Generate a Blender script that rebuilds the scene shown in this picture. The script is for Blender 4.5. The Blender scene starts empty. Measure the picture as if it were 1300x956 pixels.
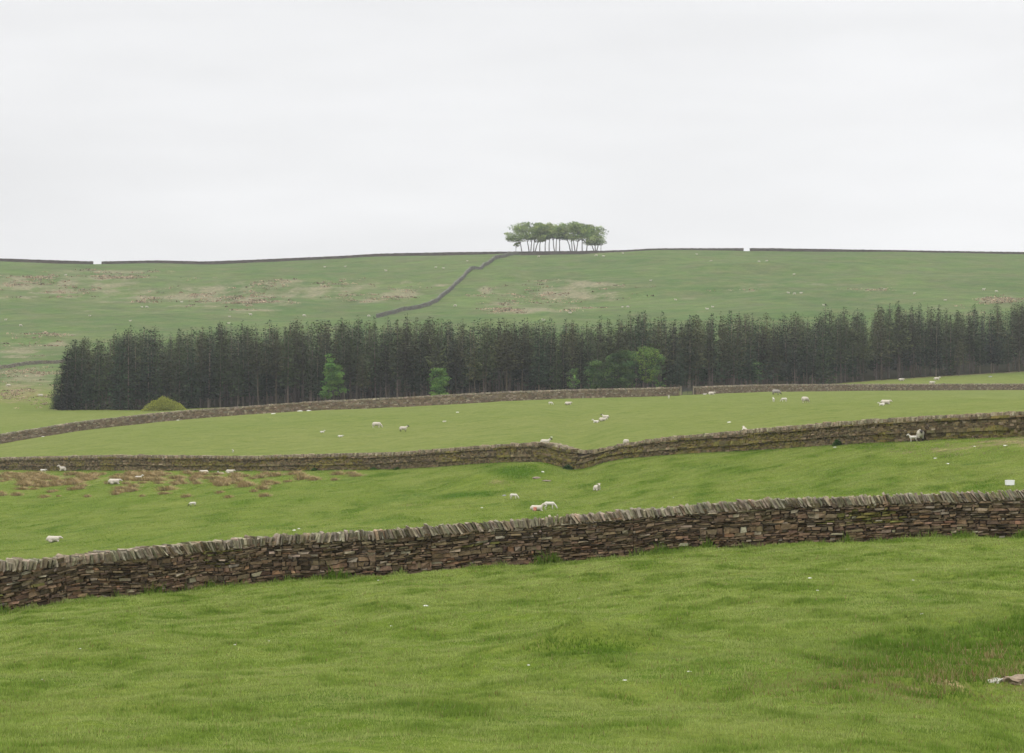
import bpy, bmesh, math, random
import numpy as np
from mathutils import Vector, Matrix, noise as mnoise

rnd = random.Random(11)
rng = np.random.default_rng(11)
SC = bpy.context.scene
COL = SC.collection

# ------------------------------------------------------------------ camera
F = 3611.0                       # focal length in photo pixels (1300 wide)
PITCH = math.atan((540 - 478) / F)
cam_d = bpy.data.cameras.new('camera'); cam = bpy.data.objects.new('camera', cam_d); COL.objects.link(cam)
cam_d.sensor_width = 36.0; cam_d.lens = 100.0
cam_d.clip_start = 0.5; cam_d.clip_end = 9000
cam.location = (0, 0, 0); cam.rotation_euler = (math.radians(90) + PITCH, 0, 0)
SC.camera = cam

# ------------------------------------------------------------------ light
SUN_EL, SUN_AZ = math.radians(52), math.radians(215)     # azimuth from north (+Y), clockwise
w = bpy.data.worlds.new('World'); SC.world = w; w.use_nodes = True
nt = w.node_tree; N = nt.nodes; L = nt.links
bg = N['Background']; bg.inputs['Strength'].default_value = 0.1
sky = N.new('ShaderNodeTexSky'); sky.sky_type = 'NISHITA'; sky.sun_disc = False
sky.sun_elevation = SUN_EL; sky.sun_rotation = SUN_AZ; sky.air_density = 1.0; sky.dust_density = 2.0
tc = N.new('ShaderNodeTexCoord')
sep = N.new('ShaderNodeSeparateXYZ'); L.new(tc.outputs['Generated'], sep.inputs[0])
lum = N.new('ShaderNodeMapRange'); L.new(sep.outputs['Z'], lum.inputs['Value'])    # overcast: zenith brighter than horizon
lum.inputs['From Min'].default_value = 0.14; lum.inputs['From Max'].default_value = 1
lum.inputs['To Min'].default_value = 1.0; lum.inputs['To Max'].default_value = 2.75
lum2 = N.new('ShaderNodeMapRange'); L.new(sep.outputs['Z'], lum2.inputs['Value'])
for k_, x_ in zip(('From Min', 'From Max', 'To Min', 'To Max'), (0.03, 0.14, 1.05, 0.985)): lum2.inputs[k_].default_value = x_
lum3 = N.new('ShaderNodeMapRange'); L.new(sep.outputs['X'], lum3.inputs['Value'])
for k_, x_ in zip(('From Min', 'From Max', 'To Min', 'To Max'), (-0.2, 0.2, 0.97, 1.04)): lum3.inputs[k_].default_value = x_
mp = N.new('ShaderNodeMapping'); L.new(tc.outputs['Generated'], mp.inputs[0]); mp.inputs['Scale'].default_value = (5, 5, 26)
mp.inputs['Location'].default_value = (0.3, 0.2, 0.1)
nz = N.new('ShaderNodeTexNoise'); L.new(mp.outputs[0], nz.inputs['Vector']); nz.inputs['Scale'].default_value = 1.3; nz.inputs['Detail'].default_value = 3
nzr = N.new('ShaderNodeMapRange'); L.new(nz.outputs[0], nzr.inputs['Value'])
nzr.inputs['From Min'].default_value = 0.3; nzr.inputs['From Max'].default_value = 0.7
nzr.inputs['To Min'].default_value = 0.94; nzr.inputs['To Max'].default_value = 1.05
mul = N.new('ShaderNodeMath'); mul.operation = 'MULTIPLY'; L.new(lum.outputs[0], mul.inputs[0]); L.new(nzr.outputs[0], mul.inputs[1])
for o_ in (lum2, lum3):
    m_ = N.new('ShaderNodeMath'); m_.operation = 'MULTIPLY'; L.new(mul.outputs[0], m_.inputs[0]); L.new(o_.outputs[0], m_.inputs[1]); mul = m_
cl = N.new('ShaderNodeVectorMath'); cl.operation = 'SCALE'; cl.inputs[0].default_value = (9.10, 9.12, 9.22); L.new(mul.outputs[0], cl.inputs['Scale'])
mx = N.new('ShaderNodeMix'); mx.data_type = 'RGBA'; mx.inputs['Factor'].default_value = 0.97
L.new(sky.outputs[0], mx.inputs['A']); L.new(cl.outputs[0], mx.inputs['B']); L.new(mx.outputs['Result'], bg.inputs['Color'])
sun_d = bpy.data.lights.new('sun', 'SUN'); sun = bpy.data.objects.new('sun', sun_d); COL.objects.link(sun)
sun_d.energy = 1.2; sun_d.angle = math.radians(25); sun_d.color = (1.0, 0.97, 0.93)
sd = Vector((math.sin(SUN_AZ) * math.cos(SUN_EL), math.cos(SUN_AZ) * math.cos(SUN_EL), math.sin(SUN_EL)))
sun.rotation_euler = sd.to_track_quat('Z', 'Y').to_euler()
SC.view_settings.view_transform = 'Standard'; SC.view_settings.look = 'None'
SC.view_settings.exposure = 0.0; SC.view_settings.gamma = 1.0
SC.cycles.max_bounces = 5; SC.cycles.diffuse_bounces = 3; SC.cycles.transparent_max_bounces = 8

# ------------------------------------------------------------------ helpers
def tag(o, label=None, cat=None, group=None, kind=None):
    if label: o['label'] = label
    if cat: o['category'] = cat
    if group: o['group'] = group
    if kind: o['kind'] = kind
    return o

def empty(name, loc=(0, 0, 0), rz=0.0):
    o = bpy.data.objects.new(name, None); COL.objects.link(o)
    o.location = loc; o.rotation_euler = (0, 0, rz); o.empty_display_size = 0.2
    return o

def copy_tree(o):
    c = o.copy(); COL.objects.link(c)
    for ch in o.children:
        d = ch.copy(); COL.objects.link(d); d.parent = c
        for g in ch.children:
            e = g.copy(); COL.objects.link(e); e.parent = d
    return c

def mesh_np(name, verts, faces, mats, col=None, smooth=False, midx=None):
    """verts (N,3); faces (M,k) one k; col (N,3) linear colours stored as attribute col"""
    me = bpy.data.meshes.new(name)
    verts = np.asarray(verts, dtype=np.float32); faces = np.asarray(faces, dtype=np.int32)
    M, k = faces.shape
    me.vertices.add(len(verts)); me.vertices.foreach_set('co', verts.ravel())
    me.loops.add(M * k); me.loops.foreach_set('vertex_index', faces.ravel())
    me.polygons.add(M); me.polygons.foreach_set('loop_start', np.arange(0, M * k, k, dtype=np.int32))
    me.update(calc_edges=True)
    if smooth: me.polygons.foreach_set('use_smooth', np.ones(M, dtype=bool))
    else: me.polygons.foreach_set('use_smooth', np.zeros(M, dtype=bool))
    if col is not None:
        a = me.attributes.new('col', 'FLOAT_COLOR', 'POINT')
        c4 = np.ones((len(verts), 4), dtype=np.float32); c4[:, :3] = col
        a.data.foreach_set('color', c4.ravel())
    for m in (mats if isinstance(mats, (list, tuple)) else [mats]): me.materials.append(m)
    if midx is not None: me.polygons.foreach_set('material_index', np.asarray(midx, dtype=np.int32))
    return me

def link(name, me, parent=None):
    o = bpy.data.objects.new(name, me); COL.objects.link(o)
    if parent is not None: o.parent = parent
    return o

class Buf:
    """collects quads"""
    def __init__(self): self.v = []; self.f = []; self.c = []; self.n = 0
    def add(self, v, f, c):
        v = np.asarray(v, float); f = np.asarray(f, int)
        self.v.append(v); self.f.append(f + self.n); self.n += len(v)
        c = np.asarray(c, float)
        self.c.append(np.broadcast_to(c, (len(v), 3)) if c.ndim == 1 else c)
    def mesh(self, name, mat, smooth=False):
        return mesh_np(name, np.vstack(self.v), np.vstack(self.f), mat, np.vstack(self.c), smooth)

BOXF = np.array([[0,3,2,1],[4,5,6,7],[0,1,5,4],[1,2,6,5],[2,3,7,6],[3,0,4,7]])
BOXV = np.array([[0,0,0],[1,0,0],[1,1,0],[0,1,0],[0,0,1],[1,0,1],[1,1,1],[0,1,1]], float)

def tube(buf, pts, rads, col, seg=7, cap=True):
    pts = [np.array(p, float) for p in pts]; n = len(pts); V = []
    for i, p in enumerate(pts):
        d = pts[min(i + 1, n - 1)] - pts[max(i - 1, 0)]; d /= (np.linalg.norm(d) + 1e-9)
        a = np.cross(d, [0.3, 1, 0.1]); a /= np.linalg.norm(a); b = np.cross(d, a)
        for k in range(seg):
            t = 2 * math.pi * k / seg
            V.append(p + rads[i] * (math.cos(t) * a + math.sin(t) * b))
    Fq = []
    for i in range(n - 1):
        for k in range(seg):
            k2 = (k + 1) % seg
            Fq.append([i * seg + k, i * seg + k2, (i + 1) * seg + k2, (i + 1) * seg + k])
    buf.add(V, Fq, col)

def cards(cent, size, col, rg, flat=0.0, asp=0.6):
    """leaf clump quads at cent (N,3), size (N,), random orientation; flat>0 turns them towards the horizontal"""
    n = len(cent)
    a = rg.normal(size=(n, 3)); a[:, 2] *= (1 - flat); a /= np.linalg.norm(a, axis=1)[:, None]
    b = rg.normal(size=(n, 3)); b[:, 2] *= (1 - flat); b -= (a * b).sum(1)[:, None] * a; b /= (np.linalg.norm(b, axis=1)[:, None] + 1e-9)
    s = np.asarray(size)[:, None]
    k = rg.uniform(0.6, 1.2, (n, 4, 1))
    V = np.stack([cent - a * s * 0.5 * k[:, 0], cent - b * s * asp * 0.5 * k[:, 1], cent + a * s * 0.5 * k[:, 2], cent + b * s * asp * 0.5 * k[:, 3]], 1).reshape(-1, 3)
    Fq = np.arange(4 * n).reshape(n, 4)
    return V, Fq, np.repeat(col, 4, axis=0)

# ---- noise
_P = rng.permutation(512).astype(np.int64)
_G = rng.normal(size=(512, 2)); _G /= np.linalg.norm(_G, axis=1)[:, None]
def perlin(x, y):
    xi = np.floor(x).astype(np.int64); yi = np.floor(y).astype(np.int64)
    xf = x - xi; yf = y - yi
    def g(ix, iy, dx, dy):
        h = _P[(_P[ix & 511] + iy) & 511]; return _G[h, 0] * dx + _G[h, 1] * dy
    u = xf * xf * xf * (xf * (xf * 6 - 15) + 10); v = yf * yf * yf * (yf * (yf * 6 - 15) + 10)
    a = g(xi, yi, xf, yf); b = g(xi + 1, yi, xf - 1, yf); c = g(xi, yi + 1, xf, yf - 1); d = g(xi + 1, yi + 1, xf - 1, yf - 1)
    return (a + u * (b - a) + v * ((c + u * (d - c)) - (a + u * (b - a)))) * 1.5
def fbm(x, y, o=3):
    s = 0; a = 1.0
    for i in range(o): s = s + a * perlin(x * 2 ** i + 17.3 * i, y * 2 ** i - 9.1 * i); a *= 0.5
    return s
def sstep(a, b, x):
    t = np.clip((x - a) / (b - a), 0, 1); return t * t * (3 - 2 * t)

# ------------------------------------------------------------------ terrain
UT = np.arange(-400, 1701, 2.0)
def smooth_tab(us, vs, sig):
    y = np.interp(UT, us, vs); r = int(3 * sig / 2) + 1
    k = np.exp(-0.5 * (np.arange(-r, r + 1) * 2 / sig) ** 2); k /= k.sum()
    return np.convolve(np.pad(y, r, mode='edge'), k, 'valid')
def slope(v):                                  # rise per metre of Y for an image row at the time of survey
    return np.tan(PITCH + np.arctan((478 - np.asarray(v, float)) / F))
D1 = smooth_tab([0, 300, 700, 1300], [78, 84, 86, 83], 40)
V1B = smooth_tab([-200, 0, 40, 110, 330, 500, 640, 870, 970, 1100, 1300, 1500], [806, 780, 772, 762, 744, 728, 718, 698, 692, 687, 684, 680], 14)
V1T = smooth_tab([-200, 0, 60, 120, 220, 330, 500, 640, 800, 970, 1100, 1300, 1500], [724, 713, 709, 702, 692, 681, 672, 661, 648, 634, 629.5, 622.5, 617], 12)
D3 = smooth_tab([0, 650, 1300], [165, 152, 130], 40)
D2 = smooth_tab([-200, 0, 150, 320, 500, 640, 725, 790, 850, 970, 1100, 1300, 1500], [310, 298, 270, 255, 238, 222, 212, 207, 200, 190, 176, 165, 155], 8)
V2B = smooth_tab([-200, 0, 150, 320, 500, 640, 690, 708, 725, 745, 770, 790, 850, 970, 1100, 1300, 1500], [598, 597, 597, 597.5, 595.5, 587, 586, 591, 597, 594, 586, 582, 578, 571, 563, 553, 545], 6)
V2T = smooth_tab([-200, 0, 150, 320, 400, 500, 640, 690, 708, 722, 740, 760, 790, 850, 970, 1100, 1300, 1500], [582, 581, 577.5, 579, 576.5, 574.5, 564, 561.3, 563, 567.5, 572.5, 571, 564, 555, 544, 533, 522, 514], 6)
D4 = smooth_tab([-200, 0, 300, 640, 860, 970, 1300, 1500], [390, 400, 430, 440, 465, 500, 560, 590], 20)
V4B = smooth_tab([-200, 0, 100, 200, 320, 400, 500, 640, 720, 860, 890, 970, 1100, 1300, 1500], [585, 564, 547, 535.5, 526, 521, 517, 509, 506, 502.5, 500.5, 497.5, 496, 495, 494], 10)
V4T = smooth_tab([-200, 0, 100, 200, 260, 320, 400, 500, 640, 720, 860, 970, 1100, 1300, 1500], [571, 551, 535, 524, 519, 515, 509, 504.5, 497, 494.5, 491.5, 488, 487.5, 487, 486], 8)
D6 = smooth_tab([-200, 0, 300, 640, 860, 1000, 1130, 1300, 1500], [530, 540, 535, 520, 530, 575, 605, 630, 640], 20)
V6 = smooth_tab([-200, 0, 200, 300, 640, 860, 1000, 1130, 1300, 1500], [523, 521, 520.5, 517, 504, 497, 492, 482, 472, 463], 16)
D7 = smooth_tab([-200, 0, 1300], [850, 850, 840], 20)
V7 = smooth_tab([-200, 0, 300, 700, 1300, 1500], [428, 424, 421, 417, 404, 400], 30)
D8 = smooth_tab([0, 1300], [1150, 1150], 10)
SKYT = smooth_tab([-200, 0, 60, 118, 200, 262, 320, 430, 482, 581, 650, 760, 800, 830, 970, 1050, 1140, 1300, 1500],
                  [325, 328, 330, 332, 330.5, 332, 329.7, 325, 321.8, 320, 319.3, 318.4, 317.2, 315.2, 315, 316.2, 317.6, 320, 323], 10)
V8 = SKYT + 4.0 + 1.9 * sstep(652, 664, UT) * (1 - sstep(735, 765, UT))
RD = [D1, D3, D2, D4, D6, D7, D8]
RV = [V1B, V1T + 4, V2B, V4B, V6, V7, V8]
def tab(t, u): return np.interp(u, UT, t)

BUMPS = [  # x, y, rx, ry, h
    (1.4, 46.8, 1.2, 1.0, 0.34), (1.2, 45.0, 1.3, 0.7, -0.10), (4.8, 64, 1.5, 1.6, 0.17), (-1.2, 58, 2.5, 1.5, 0.07),
    (0.0, 197, 4.5, 5.0, 1.1), (-2.0, 180, 6.0, 4.0, -0.8), (2.6, 205, 2.2, 3.0, -0.3), (-7, 170, 8, 5, 0.35),
    (13, 120, 8, 6, 0.4), (-22, 190, 10, 8, 0.4), (22, 140, 7, 4, 0.35)]
def base_h(X, Y):
    Ys = np.maximum(Y, 12.0)
    u = np.clip(650 + F * X / Ys, -400, 1700)
    Dk = [np.full_like(u, -2000.0), np.full_like(u, 12.0), np.full_like(u, 32.0)]
    z32 = -3.45 + 0.25 * sstep(900, 1300, u) * 0
    Zk = [np.full_like(u, -2.25), np.full_like(u, -2.25), z32]
    for d, v in zip(RD, RV):
        dd = tab(d, u); Dk.append(dd); Zk.append(dd * slope(tab(v, u)))
    Dk += [np.full_like(u, 1230.0), np.full_like(u, 4500.0)]
    Zk += [Zk[-1] + 2.0, Zk[-1] - 120.0]
    K = len(Dk)
    sl = [(Zk[i + 1] - Zk[i]) / (Dk[i + 1] - Dk[i]) for i in range(K - 1)]
    m = [sl[0]]
    for i in range(1, K - 1):
        p = sl[i - 1] * sl[i]; h0 = Dk[i] - Dk[i - 1]; h1 = Dk[i + 1] - Dk[i]
        w1 = 2 * h1 + h0; w2 = h1 + 2 * h0
        with np.errstate(divide='ignore', invalid='ignore'):
            mm = (w1 + w2) / (w1 / sl[i - 1] + w2 / sl[i])
        m.append(np.where(p > 0, mm, 0.0))
    m.append(sl[-1])
    Z = np.full_like(u, 0.0)
    for i in range(K - 1):
        h = Dk[i + 1] - Dk[i]; t = (Y - Dk[i]) / h
        ok = (t >= 0) & ((t < 1) if i < K - 2 else (t >= 0))
        z = (2 * t ** 3 - 3 * t ** 2 + 1) * Zk[i] + (t ** 3 - 2 * t ** 2 + t) * h * m[i] + (-2 * t ** 3 + 3 * t ** 2) * Zk[i + 1] + (t ** 3 - t ** 2) * h * m[i + 1]
        Z = np.where(ok, z, Z)
    return Z, u, Dk
def height(X, Y):
    X = np.asarray(X, float); Y = np.asarray(Y, float)
    X, Y = np.broadcast_arrays(X, Y)
    Z, u, Dk = base_h(X, Y)
    near = sstep(6, 26, Y) * (1 - sstep(70, 130, Y))
    Z = Z + near * (0.085 * fbm(X / 1.9, Y / 2.4, 3) + 0.13 * perlin(X / 5.0 + 3, Y / 6.0) + 0.018 * fbm(X / .45, Y / .45, 2))
    mid = sstep(90, 125, Y) * (1 - sstep(470, 560, Y))
    fade = 1 - 0.75 * np.exp(-((Y - Dk[5]) / 14.0) ** 2) - 0.75 * np.exp(-((Y - Dk[6]) / 20.0) ** 2)
    Z = Z + mid * fade * (0.16 * fbm(X / 7.0 + 5, Y / 8.0, 3) + 0.07 * fbm(X / 2.6 + 1, Y / 3.2, 2) + 0.30 * perlin(X / 26.0, Y / 24.0 + 4))
    far = sstep(650, 760, Y) * (1 - 0.8 * np.exp(-((Y - 1150) / 60.0) ** 2))
    Z = Z + far * (1.3 * fbm(X / 60.0, Y / 38.0, 4) + 1.3 * perlin(X / 150.0, Y / 70.0 + 7))
    for bx, by, rx, ry, h in BUMPS:
        Z = Z + h * np.exp(-((X - bx) / rx) ** 2 - ((Y - by) / ry) ** 2)
    Z = Z - 0.40 * sstep(3.5, 8, X) * (1 - sstep(35, 43, Y)) * sstep(10, 24, Y)       # bank falling towards the road
    return Z
def hz(x, y): return float(height(np.array([x]), np.array([y]))[0])

def unproject(u, v, dmin, dmax):
    Y = np.exp(np.linspace(math.log(dmin), math.log(dmax), 1500))
    X = (u - 650) / F * Y * (1 / math.cos(PITCH)); zr = Y * slope(v); zt = height(X, Y)
    idx = np.nonzero(zt >= zr)[0]
    i = idx[0] if len(idx) else int(np.argmin(np.abs(zt - zr) / Y))
    return float(X[i]), float(Y[i]), float(zt[i])
def project(X, Y, Z):
    cp, sp = math.cos(PITCH), math.sin(PITCH)
    dep = Y * cp + Z * sp; up = -Y * sp + Z * cp
    return 650 + F * X / dep, 478 - F * up / dep

rowsY = [-300, -120, -40, -10, 4, 10, 14, 17, 19, 20]
y = 20.0
while y < 480: y += min(max(y * y / 12600, 0.10), 1.2); rowsY.append(y)
while y < 1240: y += 3.0; rowsY.append(y)
for y in (1260, 1290, 1340, 1420, 1550, 1800, 2300, 3000, 4500): rowsY.append(y)
rowsY = np.array(rowsY, float)
a_in = np.linspace(-1.06, 1.06, 720); a_out = 1.06 + np.cumsum(np.linspace(0.012, 0.12, 60))
aa = np.concatenate([-a_out[::-1], a_in, a_out])
YY, AA = np.meshgrid(rowsY, aa, indexing='ij')
XX = AA * (0.18 * np.maximum(YY, 24) + 0) + np.sign(AA) * np.maximum(np.abs(AA) - 1.06, 0) * 12
ZZ = height(XX, YY)
R_, C_ = YY.shape
UU, VV = project(XX.ravel(), np.maximum(YY.ravel(), 5), ZZ.ravel())
UU = UU.reshape(R_, C_); VV = VV.reshape(R_, C_)
# surface masks (what grows where): R rough brown growth, G darker lush grass, B upland (greyer) turf
PATCH = [(30,364,50,5,1),(70,371,70,3,.9),(140,353,55,4,.8),(150,362,70,6,.7),(185,379,45,3,.9),(120,370,40,6,.8),(260,367,36,5,.9),(290,381,45,5,1),(240,377,45,4,.9),
 (330,360,60,4,.7),(350,376,60,4,.8),(330,384,50,5,.8),(385,358,60,4,.7),(420,365,30,4,.6),(503,374,30,7,1.1),(520,358,28,3,.9),(478,382,45,3,.8),(615,369,9,6,1.3),(455,363,30,3,.6),
 (700,356,35,2.5,.9),(705,372,26,9,1),(750,361,28,4,1.1),(730,376,30,5,1),(785,363,30,3,.6),(665,394,55,5,1),(650,372,35,4,.5),(640,387,30,4,.6),(735,390,40,4,.6),(1270,381,34,5,1.1),(1235,398,14,3,1),
 (1200,390,40,3,.5),(930,370,50,2.5,.45),(1010,358,30,3,.4),(1100,368,60,3,.4),(860,378,40,3,.3),
 (20,447,40,4,.9),(25,453,30,2,.9),(70,437,18,3,1),(60,425,45,3,.6),(20,435,30,3,.5),(25,492,70,16,.85),(30,474,60,9,.7),(30,511,40,8,.7),(1100,372,250,3,.25),(200,395,150,5,.35),
 (60,377.5,80,1.6,1.0),(165,383.5,50,1.6,1.0),(250,389,50,1.6,.9),(345,394,60,1.6,.9),(300,371,60,2,.8),(560,362,20,2,.7),(130,345,90,3,.7),(40,352,60,3,.7),(250,368,300,17,.42),(720,372,110,20,.5),(60,362,120,12,.6),(420,368,130,15,.5),(30,440,60,14,.5),(1000,362,260,8,.3),(600,376,25,3,.5),(770,372,20,4,.8)]
Rm = np.zeros_like(XX)
hill_rows = YY > 545
for (pu, pv, ru, rv, s) in PATCH:
    Rm = np.maximum(Rm, s * np.exp(-((UU - pu) / ru) ** 2 - ((VV - pv) / rv) ** 2))
Rm *= hill_rows
Rm = Rm * (0.75 + 0.7 * fbm(XX / 9, YY / 22, 4))
Rm = np.clip(Rm, 0, 1.1)
# worn strip near the right end of the second wall, rough bank by the road
w2 = ((YY > 115) & (YY < 165))
Rm = np.maximum(Rm, w2 * 0.95 * np.exp(-((UU - 1290) / 120) ** 2 - ((VV - 561) / 8) ** 2) * (0.7 + 0.6 * fbm(XX / 1.2, YY / 3, 3)))
Rm = np.maximum(Rm, w2 * 0.75 * np.exp(-((UU - 1190) / 70) ** 2 - ((VV - 572) / 8) ** 2) * (0.7 + 0.8 * fbm(XX / 1.2, YY / 3, 3)))
nearr = YY < 60
Rm = np.maximum(Rm, nearr * 0.85 * np.exp(-((UU - 1150) / 200) ** 2 - ((VV - 868) / 26) ** 2) * (0.55 + 0.8 * fbm(XX / .7, YY / .8, 3)))
Rm = np.maximum(Rm, nearr * 0.7 * np.exp(-((UU - 1260) / 70) ** 2 - ((VV - 835) / 25) ** 2) * (0.4 + 0.9 * fbm(XX / .7, YY / .8, 3)))
Rm = np.maximum(Rm, nearr * 0.6 * np.exp(-((UU - 743) / 16) ** 2 - ((VV - 828) / 5) ** 2))
Rm = np.maximum(Rm, nearr * 0 + (YY < 80) * 0.8 * np.exp(-((UU - 917) / 12) ** 2 - ((VV - 741) / 3) ** 2))
Rm = np.maximum(Rm, (YY > 120) * (YY < 220) * 0.7 * np.exp(-((UU - 632) / 26) ** 2 - ((VV - 613) / 4) ** 2))
Rm = np.maximum(Rm, (YY > 120) * (YY < 220) * 0.5 * np.exp(-((UU - 520) / 40) ** 2 - ((VV - 641) / 2.5) ** 2))
Rm = np.maximum(Rm, (YY > 150) * (YY < 300) * .62 * np.exp(-((UU - 130) / 210) ** 4 - ((VV - 607) / 10) ** 2) * (.6 + .9 * fbm(XX / 1.5, YY / 4, 3)))
Gm = 0.32 + 0.6 * fbm(XX / 5.0, YY / 6.0, 3)
Gm = np.maximum(Gm, (YY < 60) * 1.0 * np.exp(-((UU - 760) / 60) ** 2 - ((VV - 824) / 14) ** 2))
Gm = np.maximum(Gm, (YY < 60) * 0.9 * np.exp(-((UU - 1200) / 200) ** 2 - ((VV - 822) / 26) ** 2))
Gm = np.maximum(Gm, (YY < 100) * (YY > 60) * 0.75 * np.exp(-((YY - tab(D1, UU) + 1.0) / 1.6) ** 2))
Gm = np.maximum(Gm, (YY > 120) * (YY < 230) * 1.3 * np.exp(-((UU - 658) / 45) ** 2 - ((VV - 599) / 7) ** 2))
Gm = np.maximum(Gm, (YY > 120) * (YY < 230) * 1.35 * np.exp(-((UU - 590) / 50) ** 2 - ((VV - 628 + (UU - 590) * .10) / 4) ** 2))
Gm = np.clip(Gm, 0, 1.35)
fd = YY - tab(D6, np.clip(UU, -400, 1700))
Rm = Rm + 1.5 * sstep(-1.0, 2.0, fd + 1.5 * perlin(XX / 2.0, YY / 2.0)) * (1 - sstep(62, 70, fd)) * (UU > 70)
Bm = np.where(YY < 300, 0.0, sstep(545, 700, YY)) + 0.30 * sstep(0, 12, YY - tab(D2, np.clip(UU, -400, 1700))) * (YY < 600)
Bm = np.where(YY < 600, np.where(YY > tab(D4, np.clip(UU, -400, 1700)), 0.33, Bm), Bm)
Bm = np.clip(Bm, 0, 1)

def nodes_of(name):
    m = bpy.data.materials.new(name); m.use_nodes = True
    return m, m.node_tree.nodes, m.node_tree.links, m.node_tree.nodes['Principled BSDF']
def tex_noise(N, L, scale, detail=4, rough=0.55, vec=None, dist=0.0):
    t = N.new('ShaderNodeTexNoise'); t.inputs['Scale'].default_value = scale; t.inputs['Detail'].default_value = detail
    t.inputs['Roughness'].default_value = rough; t.inputs['Distortion'].default_value = dist
    if vec is not None: L.new(vec, t.inputs['Vector'])
    return t.outputs[0]
def mrange(N, L, val, a, b, c=0.0, d=1.0):
    r = N.new('ShaderNodeMapRange'); L.new(val, r.inputs['Value'])
    for k, x in zip(('From Min', 'From Max', 'To Min', 'To Max'), (a, b, c, d)): r.inputs[k].default_value = x
    return r.outputs[0]
def mixc(N, L, fac, A, B, mode='MIX'):
    m = N.new('ShaderNodeMix'); m.data_type = 'RGBA'; m.blend_type = mode
    for key, val in (('Factor', fac), ('A', A), ('B', B)):
        s = m.inputs[key]
        if isinstance(val, (int, float)): s.default_value = val
        elif isinstance(val, (tuple, list)): s.default_value = (*val, 1.0)
        else: L.new(val, s)
    return m.outputs['Result']
def math2(N, L, op, a, b):
    m = N.new('ShaderNodeMath'); m.operation = op
    for i, x in enumerate((a, b)):
        if isinstance(x, (int, float)): m.inputs[i].default_value = x
        else: L.new(x, m.inputs[i])
    return m.outputs[0]

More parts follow.
